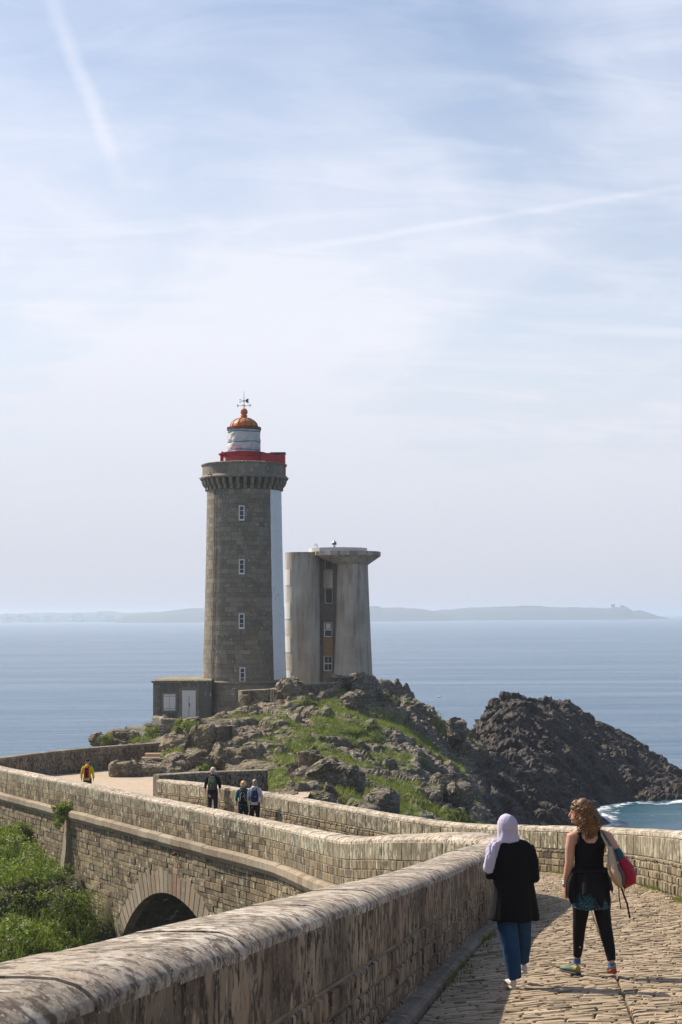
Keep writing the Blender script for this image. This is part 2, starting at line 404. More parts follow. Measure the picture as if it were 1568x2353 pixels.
def coping_blocks(mb, A, B, H, lmin=.7, lmax=1.1, gap=.014, rnd=.07, crown=.02, over=.0):
    """A, B: paired edge point lists (same count); blocks spanning the wall"""
    LA = Line(A, 1); n = len(A); us = LA.u; u = 0
    def pair(u):
        i = min(max(int(np.searchsorted(us, u, 'right')) - 1, 0), n - 2); t = (u - us[i]) / max(1e-9, us[i + 1] - us[i]); t = max(0, min(1, t))
        return A[i].lerp(A[i + 1], t), B[i].lerp(B[i + 1], t)
    while u < LA.L:
        l = random.uniform(lmin, lmax); a, b = u + gap / 2, min(u + l, LA.L) - gap / 2; u += l
        if b - a < .05: continue
        rings = []; dz = random.uniform(-.008, .008); t = random.random(); do = random.uniform(-.006, .006)
        m = max(1, int((b - a) / .35))
        for k in range(m + 1):
            p, q = pair(a + (b - a) * k / m); w = (q - p); W = w.length; w.normalize(); r = rnd
            pr = [(-over + do, -H)] + [(-over + do + (W + 2 * over - 2 * do) * tt / 2, dz + crown - (crown + r) * abs(tt - 1) ** 5.0) for tt in (0, .04, .10, .2, .4, .7, 1, 1.3, 1.6, 1.8, 1.9, 1.96, 2)] + [(W + over - do, -H)]
            rings.append([p + w * x + Vector((0, 0, z)) for x, z in pr])
        mb.loft(rings, True, t)
def core(mb, A, B, hA, hB, inset=.003, top=.012):
    rings = []
    for p, q in zip(A, B):
        w = (q - p).normalized()
        rings.append([p + w * inset - Vector((0, 0, hA)), p + w * inset - Vector((0, 0, top)), q - w * inset - Vector((0, 0, top)), q - w * inset - Vector((0, 0, hB))])
    mb.loft(rings, True)

# ---------------------------------------------------------------- left parapet + bridge
pairs = [(-2.51, -3, -1.9, -3, -.03), (-1.31, 5, -.70, 5, -1.145), (-.40, 11, .21, 11, -1.98), (.5, 17, 1.12, 17, -2.81), (1.1, 20.5, 1.72, 20.4, -3.22),
         (1.6, 22.6, 2.2, 22.4, -3.42), (2.05, 24.1, 2.62, 23.9, -3.58), (2.33, 25.3, 2.93, 25.5, -3.70), (2.16, 26.6, 2.78, 27.1, -3.84), (1.70, 27.9, 2.26, 28.5, -4.0),
         (.7, 31.5, 1.25, 32.0, -4.52), (-.2, 36, .38, 36.4, -5.18), (-1.95, 45, -1.40, 45.3, -6.1), (-4.17, 49.1, -3.64, 49.38, -6.22), (-6.46, 53.4, -5.93, 53.68, -6.35), (-10.0, 60, -9.47, 60.28, -6.56), (-15.9, 71, -15.37, 71.28, -6.93), (-19.5, 77.7, -18.97, 77.98, -7.05)]
LO = cr([Wd(a, b, e) for a, b, c, d, e in pairs]); LI = cr([Wd(c, d, e) for a, b, c, d, e in pairs])
iA = 12 * 6      # index where the straight bridge part starts (Y = 45)
iS = 9 * 6       # end of the bend (Y = 28)
wall = thing('parapet_wall', Wd(-1.2, 5, -2.2), 'long lichen-stained parapet wall running from the left foreground, bending and following the bridge to the terrace', 'wall')
mb = MB(); core(mb, LO, LI, 1.07, 1.35, top=.095); mb.build('core', M['joint'], wall)
mb = MB(); coping_blocks(mb, LO[:iS + 1], LI[:iS + 1], .10, .9, 1.4, gap=.009, rnd=.055, crown=.022, over=.004); mb.build('coping', M['nearcop'], wall, smooth=True)
mb = MB(); coping_blocks(mb, LO[iS:], LI[iS:], .11, .7, 1.2, rnd=.05, over=.004); mb.build('coping', M['coping'], wall)
Lin = Line(LI[:iS + 1], 1); Lout = Line(LO[iS - 12:], -1)
mb = MB()
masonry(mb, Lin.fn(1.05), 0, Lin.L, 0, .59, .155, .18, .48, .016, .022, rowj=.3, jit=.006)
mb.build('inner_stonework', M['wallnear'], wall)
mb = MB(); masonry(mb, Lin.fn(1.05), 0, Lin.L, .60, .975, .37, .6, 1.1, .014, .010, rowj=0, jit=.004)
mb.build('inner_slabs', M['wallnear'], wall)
mb = MB(); masonry(mb, Lout.fn(1.05), 0, Lout.L, .60, .96, .36, .5, .95, .016, .014, rowj=0, jit=.004); mb.build('outer_slabs', M['slab'], wall)
mb = MB(); masonry(mb, Lout.fn(1.05), 0, Lout.L, .0, .60, .16, .22, .55, .014, .014, rowj=.3, jit=.006); mb.build('outer_stonework', M['wall'], wall)
mb = MB()  # stone kerb against the near parapet
pts = LI[:iS - 4]; ln = Line(pts, 1); u = 0
while u < ln.L:
    l = random.uniform(.8, 1.3); rings = []
    for k in range(4):
        p, n_ = ln.at(u + .008 + (l - .016) * k / 3); z = -1.05
        rings.append([p + n_ * x + Vector((0, 0, z + zz)) for x, zz in ((-.01, -.2), (-.01, .10), (.12, .095), (.165, .06), (.18, -.2))])
    mb.loft(rings, True, random.random()); u += l
mb.build('kerb', M['kerb'], wall)

bridge = thing('stone_bridge', Wd(-6, 54, -15), 'stone bridge with a round arch under a projecting string course', 'bridge')
dB = Vector((-.5365, 1, 0)).normalized()
pts = LO[iS:]; LB = Line(pts, -1)
uA = LB.u[iA - iS]            # arclength at Y=45
# sky-line helper: arch circle in (s along wall from Y=45 , z)
ARCH = (uA + 7.95, -15.7 + 18.5, 6.38)
Hbr = 12.0
def bfn(u, v, w):
    p, n = LB.at(u); return (p.x + n.x * w, p.y + n.y * w, p.z - 1.45 - v)
def zat(u, v): return LB.at(u)[0].z - 1.45 - v
def inarch(u, v, r): 
    z = zat(u, v)
    if z < ARCH[1]: return abs(u - ARCH[0]) < r
    return (u - ARCH[0]) ** 2 + (z - ARCH[1]) ** 2 < r * r
mb = MB()   # backing sheet with the opening cut
du, dv = .3, .3
nu_, nv_ = int(LB.L / du), int(Hbr / dv)
for i in range(nu_):
    for j in range(nv_):
        a, b = i * du, (i + 1) * du; c, d = j * dv, (j + 1) * dv
        if inarch((a + b) / 2, (c + d) / 2, ARCH[2] + .3): continue
        mb.add([bfn(a, c, .0), bfn(b, c, .0), bfn(b, d, .0), bfn(a, d, .0)], [(0, 1, 2, 3)])
mb.build('backing', M['joint'], bridge)
upil = uA + (Vector((0, 0, 0)) + P(150, 1900, 61.5) - LB.at(uA)[0]).length   # pilaster
mb = MB()
def fl(u, v, w): return bfn(u, v, w)
masonry(mb, fl, 0, LB.L, 0, Hbr, .18, .24, .72, .016, .042, bev=.010, rowj=.3, jit=.010, mask=lambda u, v: not inarch(u, v, ARCH[2] + .35) and not (u > 27 and v > 8))
mb.build('spandrel_stonework', M['wall'], bridge)
mb = MB()   # string course blocks
u = 0
while u < LB.L - .2:
    l = random.uniform(.75, 1.15); rings = []
    for k in range(3):
        p, n = LB.at(u + .007 + (l - .014) * k / 2); p = p + Vector((0, 0, [-.006, .0, .007][int(u * 7) % 3]))
        rings.append([p + n * x + Vector((0, 0, z)) for x, z in ((-.05, -1.05), (.10, -1.05), (.22, -1.11), (.225, -1.30), (.12, -1.46), (-.05, -1.46))])
    if abs(u + l / 2 - upil) > .5: mb.loft(rings, True, random.random())
    elif mb.v: mb.build('string_course', M['arch'], bridge); mb = MB()
    u += l
mb.build('string_course', M['arch'], bridge)
mb = MB(); mb2 = MB()   # arch ring of voussoirs, stepped extrados
mr = MB()
nv = 54
for k in range(nv):
    a0 = math.pi * k / nv + .004; a1 = math.pi * (k + 1) / nv - .004
    r0 = ARCH[2]; r1 = ARCH[2] + random.choice((.66, .74, .84, .92)); t = random.random()
    vs = []
    for w in (.06, -.3):
        for (r_, a_) in ((r0, a0), (r0, a1), (r1, a1), (r1, a0)):
            u_ = ARCH[0] + r_ * math.cos(a_); z_ = ARCH[1] + r_ * math.sin(a_)
            p, n = LB.at(u_); q = Vector((p.x + n.x * w, p.y + n.y * w, z_)); vs.append(q)
    (mr if k in (27, 28) else (mb if k < 27 else mb2)).add(vs, [(0, 1, 2, 3), (4, 7, 6, 5), (0, 4, 5, 1), (1, 5, 6, 2), (2, 6, 7, 3), (3, 7, 4, 0)], t)
for sgn in (-1, 1):
    for k in range(10):
        z1 = ARCH[1] - k * .5
        for w0 in ((.06,)):
            vs = []
            for w in (.06, -.3):
                for (r_, z_) in ((ARCH[2], z1), (ARCH[2], z1 - .49), (ARCH[2] + .7, z1 - .49), (ARCH[2] + .7, z1)):
                    p, n = LB.at(ARCH[0] + sgn * r_); vs.append(Vector((p.x + n.x * w, p.y + n.y * w, z_)))
            (mb if sgn > 0 else mb2).add(vs, [(0, 1, 2, 3), (4, 7, 6, 5), (0, 4, 5, 1), (1, 5, 6, 2), (2, 6, 7, 3), (3, 7, 4, 0)], random.random())
mb.build('arch_ring', M['arch'], bridge); mb2.build('arch_ring', M['arch'], bridge); mr.build('stained_voussoirs', M['stained'], bridge)
us_ = ARCH[0] + ARCH[2] * math.cos(math.pi * 28 / nv); mb = MB()
masonry(mb, lambda u, v, w: bfn(u, v, w + .012), us_ - .28, us_ + .30, .05, .95, .2, .3, .6, .02, .045, rowj=.1); mb.build('stained_stones', M['stained'], bridge)
mb = MB(); a_ = Vector(bfn(us_, .16, 0)); n_ = LB.at(us_)[1]; mb.tube([a_, a_ + n_ * .12, a_ + n_ * .2 - Vector((0, 0, .03))], [.06, .055, .05], 8); mb.build('drain_spout', M['rust'], bridge)
mb = MB()   # barrel vault behind the ring
def vf(u, v, w):   # u = depth into the barrel, v = angle*R ; inward normal
    a = v / ARCH[2]; r_ = ARCH[2] - w + .01
    p, n = LB.at(ARCH[0]); d = -Vector((-n.y, n.x, 0)) * 1.0
    q = p + d * (-r_ * math.cos(a)) - n * u
    return (q.x, q.y, ARCH[1] + r_ * math.sin(a))
masonry(mb, vf, .28, 6.2, 0, math.pi * ARCH[2], .45, .5, 1.0, .03, .02, rowj=.1)
rings = [[Vector(vf(u_, math.pi * ARCH[2] * k / 24, -.02)) for k in range(25)] for u_ in (.25, 6.2)]
mb.loft(rings, False, .2, closed=False)
mb.build('barrel_vault', M['annexm'], bridge)
mb = MB()   # tapered pilaster at the abutment
rings = []
for v, w, hw in ((0.0, .16, .17), (1.2, .26, .22), (2.5, .42, .28), (4.4, .70, .36), (7.0, 1.0, .42)):
    rings.append([Vector(bfn(upil - hw, v, -.1)), Vector(bfn(upil - hw, v, w)), Vector(bfn(upil + hw, v, w)), Vector(bfn(upil + hw, v, -.1))])
mb.loft(rings, True, .5); mb.build('pilaster', M['arch'], bridge)

# ---------------------------------------------------------------- right parapet
Cp = [(2.4, -3, -.03), (3.3, 5, -1.13), (4.25, 12, -2.1), (5.0, 18, -2.86), (5.38, 23.9, -3.42), (5.62, 28, -3.93), (5.62, 32, -4.45), (5.18, 34.5, -4.77), (4.35, 36.8, -5.05), (2.9, 41, -5.55), (1.0, 45, -5.78), (-2.4, 52, -6.03), (-4.8, 57, -6.26), (-7.5, 62, -6.55)]
CI = cr([Wd(*p) for p in Cp]); Lc = Line(CI, -1)
CO = [p - n * .5 for p, n in zip(Lc.p, Lc.nn)]
cw = thing('parapet_wall', Wd(5, 30, -5.5), 'stone parapet wall on the seaward right side of the cobbled path, curving behind the two women', 'wall')
mb = MB(); core(mb, CI, CO, 1.3, 4.5); mb.build('core', M['mortar'], cw)
mb = MB(); coping_blocks(mb, CI, CO, .09, .7, 1.2, rnd=.04, over=.01); mb.build('coping', M['coping'], cw)
mb = MB(); masonry(mb, Lc.fn(1.05), 0, Lc.L, .56, .955, .40, .5, .9, .028, .016, rowj=0, jit=.004); mb.build('slabs', M['slab'], cw)
mb = MB(); masonry(mb, Lc.fn(1.05), 0, Lc.L, -.1, .56, .15, .17, .40, .026, .028, rowj=.25, jit=.008); mb.build('stonework', M['wall'], cw)
# outside face of the right parapet
LcO = Line(CO, 1); mb = MB(); masonry(mb, LcO.fn(4.4), 0, LcO.L, 0, 4.3, .3, .35, .8, .02, .02, rowj=.2); mb.build('outer_stonework', M['wall'], cw)

# ---------------------------------------------------------------- path: bed and individually laid cobbles
LIr = LI[:14 * 6 + 1]
rowsL = Line([p - Vector((0, 0, 1.05)) for p in LIr], 1)
# match right side points by a blend of arclength
Rp = [(2.4, -3), (3.3, 5), (4.2, 12), (4.95, 18), (5.3, 22), (5.4, 24.5), (5.5, 27), (5.6, 29.5), (5.62, 31.5), (5.5, 33), (4.7, 36), (3.5, 39.5), (-1.0, 49.2), (-3.4, 54.2), (-5.6, 58.5)]
def cz(x, y):
    b = min(range(len(CI)), key=lambda i: (CI[i].x - x) ** 2 + (CI[i].y - y) ** 2); return CI[b].z - 1.05
Rr = cr([Vector((x, y, cz(x, y))) for x, y in Rp])
rowsR = Rr
def road_pt(i, t):  # i: fractional index along
    i = max(0, min(len(LIr) - 1.001, i)); k = int(i); f = i - k
    a = rowsL.p[k].lerp(rowsL.p[k + 1], f); b = rowsR[k].lerp(rowsR[k + 1], f); p = a.lerp(b, t)
    p.z += .03 * math.sin(math.pi * t); return p
mb = MB()
rings = [[road_pt(i / 2, t / 10) - Vector((0, 0, .012)) for t in range(11)] for i in range(2 * (len(LIr) - 1))]
mb.loft(rings, False, closed=False)
road = mb.build('cobbled_path', M['grout']); tag(road, kind='structure')
mb = MB()
u = 0
def idx(u):
    k = min(max(int(np.searchsorted(rowsL.u, u, 'right')) - 1, 0), len(LIr) - 2); return k + (u - rowsL.u[k]) / (rowsL.u[k + 1] - rowsL.u[k])
# rows use the mid line arclength
mid = Line([a.lerp(b, .5) for a, b in zip(rowsL.p, rowsR)], 1)
def idm(u):
    k = min(max(int(np.searchsorted(mid.u, u, 'right')) - 1, 0), len(LIr) - 2); return k + (u - mid.u[k]) / (mid.u[k + 1] - mid.u[k])
u = 6.0
while u < min(mid.L - .3, 58):
    h = random.uniform(.062, .10); wdt = (rowsR[int(idm(u))] - rowsL.p[int(idm(u))]).length
    for (x0, x1) in ((.05, .487), (.4885, .985)):
        x = x0 * wdt - random.uniform(0, .2); xe = x1 * wdt; x_s = x0 * wdt
        while x < xe:
            l = random.uniform(.12, .36); a = max(x, x_s) + .008; b = min(x + l, xe) - .008; x += l
            if b - a < .05: continue
            t = random.random(); g = .013; hh = random.uniform(.008, .021)
            wob = random.uniform(-.014, .014); wob2 = random.uniform(-.014, .014)
            def q(xx, uu, z):
                p = road_pt(idm(uu + .035 * math.sin(xx * 1.7 + uu * .35)), xx / wdt); p.z += z; return p
            c_, d_ = u + g / 2, u + h - g / 2
            cx_, ex = min(.016, (b - a) * .14), min(.014, h * .16)
            tilt = random.uniform(-.008, .008)
            vs = [q(a, c_ + wob, -.02), q(b, c_ + wob2, -.02), q(b, d_ + wob2, -.02), q(a, d_ + wob, -.02),
                  q(a + cx_ * .25, c_ + ex * .3 + wob, hh * .6), q(b - cx_ * .25, c_ + ex * .3 + wob2, hh * .6), q(b - cx_ * .25, d_ - ex * .3 + wob2, hh * .6), q(a + cx_ * .25, d_ - ex * .3 + wob, hh * .6),
                  q(a + cx_, c_ + ex + wob, hh + tilt), q(b - cx_, c_ + ex + wob2, hh - tilt), q(b - cx_, d_ - ex + wob2, hh - tilt + .003), q(a + cx_, d_ - ex + wob, hh + tilt + .003)]
            fs = [(0, 1, 5, 4), (1, 2, 6, 5), (2, 3, 7, 6), (3, 0, 4, 7), (4, 5, 9, 8), (5, 6, 10, 9), (6, 7, 11, 10), (7, 4, 8, 11), (8, 9, 10, 11)]
            mb.add(vs, fs, t)
    u += h
ob = mb.build('cobblestones', M['cobble']); tag(ob, kind='structure')
wp_ = []
for i in range(0, len(LIr) - 1):
    for k in range(14):
        f = random.random(); t_ = random.choice((.045, .05, .97, .985, random.random()) if random.random() < .5 else (.05, .98)); 
        if random.random() < .45 + .5 * math.sin(i * .9): q = road_pt(i + f, max(.03, min(.99, t_ + random.gauss(0, .012)))); wp_.append((q.x, q.y, q.z + .07))
def roadz(x, y):
    best = None
    for i in range(len(LIr) - 1):
        for f in (0, .5):
            for t in range(11):
                p = road_pt(i + f, t / 10); d = (p.x - x) ** 2 + (p.y - y) ** 2
                if best is None or d < best[0]: best = (d, p.z, i + f, t)
    # local refinement using plane of neighbours
    i0, t0 = best[2], best[3] / 10
    p = road_pt(i0, t0); pu = road_pt(min(i0 + .5, len(LIr) - 1.01), t0) - p; pv = road_pt(i0, min(1, t0 + .1)) - p
    A = np.array([[pu.x, pv.x], [pu.y, pv.y]]); s_ = np.linalg.solve(A, [x - p.x, y - p.y]); return p.z + pu.z * s_[0] + pv.z * s_[1]

# ---------------------------------------------------------------- terrace
def tz(y): return -7.55 - .048 * (y - 62) + 18.5
TP = [(-19.2, 77.6), (-9.3, 98.5), (-6, 101), (-1, 99), (-1.5, 66), (-7.2, 62.3), (-5.3, 58.6), (-3.2, 54.2), (-6.3, 53.5), (-9.6, 60.2), (-15.5, 71.2)]
from mathutils.geometry import tessellate_polygon
mb = MB()
def inpoly(x, y, poly):
    r = False; n = len(poly)
    for i in range(n):
        x1, y1 = poly[i]; x2, y2 = poly[(i + 1) % n]
        if (y1 > y) != (y2 > y) and x < (x2 - x1) * (y - y1) / (y2 - y1) + x1: r = not r
    return r
vs = [Vector((x, y, tz(y) if y > 60 else tz(y) - .0)) for x, y in TP]
mb.add(vs, [tuple(t) for t in tessellate_polygon([vs])])
o = mb.build('terrace', M['sand']); tag(o, kind='structure')
# terrace sea wall
Ep = [(-19.3, 77.2, -7.15), (-17.9, 80, -7.28), (-15.0, 86, -7.45), (-12.6, 91.0, -7.65), (-10.9, 95.5, -7.8), (-9.5, 99.0, -7.9)]
EI = cr([P(-95, 1748, 77), P(0, 1742, 80), P(120, 1727, 85), P(240, 1716, 90), P(359, 1707, 95), P(400, 1704, 98)]); LE = Line(EI, 1)
EO = [p - n * .5 for p, n in zip(LE.p, LE.nn)]
ew = thing('sea_wall', (EI[12].x, EI[12].y, EI[12].z - 1.1), 'dark stone sea wall enclosing the sandy terrace on the left', 'wall')
mb = MB(); core(mb, EI, EO, 1.6, 4); mb.build('core', M['kerb'], ew)
mb = MB(); coping_blocks(mb, EI, EO, .12, .8, 1.3, rnd=.05); mb.build('coping', M['slab'], ew)
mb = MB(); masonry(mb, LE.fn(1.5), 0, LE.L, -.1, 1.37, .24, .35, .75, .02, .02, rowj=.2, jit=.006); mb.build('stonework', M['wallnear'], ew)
def free_wall(name, pts, th, H, label, mcop='slab', mst='wall', side=1, row=.2, cop=.12, both=True, nsub=4):
    I = cr(pts, nsub); L = Line(I, side); O = [p - n * th for p, n in zip(L.p, L.nn)]
    t = thing(name, (I[0].x, I[0].y, I[0].z - H), label, 'wall')
    mb = MB(); core(mb, I, O, H, H); mb.build('core', M['kerb'], t)
    mb = MB(); coping_blocks(mb, I, O, cop, .6, 1.1, rnd=.05); mb.build('coping', M[mcop], t)
    mb = MB(); masonry(mb, L.fn(H), 0, L.L, 0, H - cop - .01, row, row * 1.4, row * 3.2, .02, .025, rowj=.25, jit=.01); mb.build('stonework', M[mst], t)
    return t
free_wall('stone_wall', [P(366, 1781, 62.4), P(450, 1776, 63.4), P(540, 1772, 64.4), P(616, 1769, 65.2)], .5, 1.8, 'short dark stone wall running from the parapet corner to the grassy rocks', side=1, mst='wallnear')
free_wall('retaining_wall', [P(371, 1652, 117), P(400, 1652, 116.5), P(437, 1654, 116)], .4, 1.9, 'low brown stone retaining wall in front of the white door', side=1, mst='wallnear')
free_wall('stone_wall', [P(350, 1645, 122), P(362, 1646, 119), P(371, 1651, 117)], .35, 1.6, 'short pale rendered wall curving at the seaward corner of the annex', side=1, mst='annexm')
free_wall('stone_wall', [P(556, 1587, 121), P(590, 1585, 121.5), P(630, 1583, 122)], .8, .9, 'low ruined wall with a pale capping, at the foot of the lighthouse', side=1, mst='wallnear')
free_wall('stone_wall', [P(686, 1575, 127), P(735, 1570, 128), P(784, 1567, 129)], .7, 2.2, 'low dark wall in front of the concrete radar tower', side=1, mst='wallnear', row=.25)
free_wall('ruined_pier', [P(551, 1600, 117), P(564, 1597, 116.6), P(577, 1601, 117)], .9, 1.4, 'small rough masonry pier standing on the rocks before the lighthouse', side=1, mcop='wall', mst='wall', row=.14)
free_wall('ruined_pier', [P(484, 1671, 91), P(500, 1670, 90.7), P(517, 1671, 91.2)], 1.6, 2.0, 'square masonry buttress built into the rock face above the terrace', side=1, mcop='wall', mst='wallnear', row=.14)

# ---------------------------------------------------------------- island terrain
ctl = []
def cp(px, py, Y): p = P(px, py, Y); ctl.append((p.x, p.y, p.z - 18.5))
def cwp(x, y, z): ctl.append((x, y, z))
for a in [(270, 1782, 82), (300, 1748, 83.5), (345, 1745, 85), (372, 1740, 90), (378, 1712, 94), (402, 1700, 95), (432, 1672, 97), (400, 1675, 103), (455, 1660, 98), (480, 1650, 99), (480, 1735, 88), (455, 1752, 86), (520, 1642, 104), (600, 1637, 108), (520, 1750, 86), (540, 1690, 90), (560, 1775, 77), (640, 1745, 83),
          (600, 1700, 90), (660, 1690, 96), (700, 1640, 108), (560, 1618, 117), (640, 1618, 117), (600, 1612, 119), (740, 1580, 126.5), (740, 1622, 118), (700, 1600, 124), (800, 1556, 133), (851, 1556, 138), (872, 1562, 139), (905, 1582, 139), (930, 1585, 140), (978, 1602, 140),
          (1013, 1634, 139), (1030, 1660, 136), (1062, 1664, 136), (850, 1640, 120), (820, 1600, 126), (900, 1640, 124), (950, 1680, 116), (1030, 1720, 113), (1080, 1760, 112), (1120, 1830, 112), (1150, 1880, 110), (700, 1780, 78), (800, 1795, 76), (900, 1805, 77), (961, 1782, 84),
          (1013, 1787, 86), (1046, 1818, 84), (1077, 1842, 82), (1095, 1876, 80), (1000, 1870, 73), (900, 1860, 69), (800, 1850, 67.5), (650, 1815, 67), (620, 1790, 71), (860, 1705, 104), (880, 1765, 94), (950, 1770, 97), (780, 1690, 99), (760, 1740, 88), (700, 1730, 89), (960, 1730, 106),
          # dark cliffs and islet
          (1080, 1648, 157), (1097, 1630, 158), (1115, 1612, 160), (1133, 1621, 162), (1150, 1621, 163), (1180, 1617, 164), (1207, 1610, 165), (1235, 1604, 165.5), (1265, 1601, 165.5), (1280, 1601, 165.5), (1150, 1630, 169), (1200, 1620, 171), (1260, 1611, 172), (1298, 1598, 165), (1316, 1604, 164), (1323, 1624, 163), (1345, 1640, 163), (1360, 1655, 162), (1390, 1678, 161), (1433, 1695, 160), (1448, 1733, 159), (1470, 1753, 158), (1525, 1781, 157), (1568, 1799, 156), (1620, 1822, 155.5), (1660, 1840, 155),
          (1100, 1700, 146), (1180, 1690, 150), (1240, 1700, 152), (1320, 1720, 153), (1400, 1770, 153.5), (1470, 1820, 152.5), (1520, 1825, 152), (1180, 1755, 143), (1230, 1759, 143), (1298, 1763, 142), (1325, 1786, 141), (1351, 1798, 140), (1364, 1832, 138.5), (1393, 1872, 136.5), (1130, 1740, 138), (1100, 1790, 130), (1200, 1830, 132), (1300, 1850, 134)]: cp(*a)
n_vis = len(ctl)
for a in [(-8.5, 135, -8.9), (-13, 131, -8.9), (-17, 131, -8.9), (-12, 126, -8.9), (-8, 128, -8.9), (-3.5, 140, -8.0), (-1, 147, -7.0), (2, 152, -8), (-20, 133, -12), (-24, 128, -19), (-18, 116, -14), (-14, 112, -9.8), (-12.5, 105, -8.6), (-15, 104, -8.4), (-17, 100, -9.0), (-22, 96, -15), (-26, 90, -20), (-28, 75, -20), (-24, 82, -19),
          (-9, 148, -12), (0, 162, -17), (8, 152, -13), (5, 148, -9.5), (12, 150, -16), (14, 160, -20), (-14, 150, -19), (-24, 145, -22), (-35, 110, -24), (0, 180, -24), (14, 178, -22), (25, 178, -16), (40, 178, -22), (45, 165, -21), (50, 150, -22), (36, 148, -19.6), (30, 138, -20), (26, 130, -21), (20, 118, -20.5), (16, 105, -19.5), (14, 92, -19), (12, 84, -16), (12, 75, -17), (10, 66, -14), (14, 55, -17), (20, 75, -22), (30, 100, -24), (60, 130, -26), (60, 190, -26), (-40, 190, -26), (35, 60, -26), (-45, 70, -26), (22, 168, -9.8), (26.5, 147, -20.5), (25, 140, -21), (30, 144, -21), (29, 151, -20), (34, 151, -20.5), (24.5, 134, -21), (22, 128, -21),
          (-18, 78, -9), (-14, 84, -9.2), (-10, 80, -9.2), (-6, 74, -9), (-10, 68, -8.7), (-4, 66, -8.8), (-1, 60, -9.2), (3, 56, -9.8), (6, 60, -12), (0, 52, -10), (5, 48, -12), (-12, 92, -9.4), (-9, 88, -9.3)]: cwp(*a)
C_ = np.array(ctl); Dm = np.sqrt(((C_[:, None, :2] - C_[None, :, :2]) ** 2).sum(-1) + .3)
n_c = len(C_); A = np.zeros((n_c + 1, n_c + 1)); A[:n_c, :n_c] = Dm + np.eye(n_c) * -.15; A[n_c, :n_c] = 1; A[:n_c, n_c] = 1
wt = np.linalg.solve(A, np.append(C_[:, 2], 0))
def hgt(x, y):
    o = np.zeros(len(x))
    for k in range(n_c): o += wt[k] * np.sqrt((x - C_[k, 0]) ** 2 + (y - C_[k, 1]) ** 2 + .3)
    return o + wt[n_c]
def polymask(X, Y, poly):
    r = np.zeros(len(X), bool); n = len(poly)
    for i in range(n):
        x1, y1 = poly[i]; x2, y2 = poly[(i + 1) % n]
        c = ((y1 > Y) != (y2 > Y)) & (X < (x2 - x1) * (Y - y1) / ((y2 - y1) + 1e-9) + x1); r ^= c
    return r
GB = [(765, 1622, 118, 2.6), (725, 1612, 121, 2.2), (800, 1640, 117, 1.8), (890, 1632, 124, 2.6), (920, 1650, 120, 2.2), (960, 1670, 117, 1.8), (650, 1742, 83, 2.2), (625, 1765, 79, 2.2), (700, 1722, 88, 2), (770, 1745, 87, 1.8), (840, 1785, 79, 2.2), (890, 1808, 76, 2.4), (950, 1800, 80, 2.2), (870, 1838, 72, 1.8), (1010, 1840, 78, 2), (1050, 1850, 79, 1.6), (615, 1800, 71, 1.6), (860, 1750, 90, 2.2), (1030, 1700, 114, 1.5), (1120, 1850, 100, 1.8), (720, 1690, 94, 1.8), (640, 1700, 92, 1.6), (580, 1655, 106, 1.5)]
FLAT = [(-19.6, 77.5), (-9.8, 98), (-8.6, 92), (-10.2, 88.5), (-12.6, 83.2), (-11.8, 81), (-8, 82), (-6.8, 86), (-5.5, 80), (-4, 68), (-2.4, 64.5), (-4, 55), (5.7, 36), (5.7, 45), (-1, 45), (-20, 72)]
PLAT = [(-18.2, 127), (-7, 125.5), (-6.3, 121), (-11.5, 120), (-13, 117.2), (-17, 117.5)]
CPV = ctl[:n_vis]
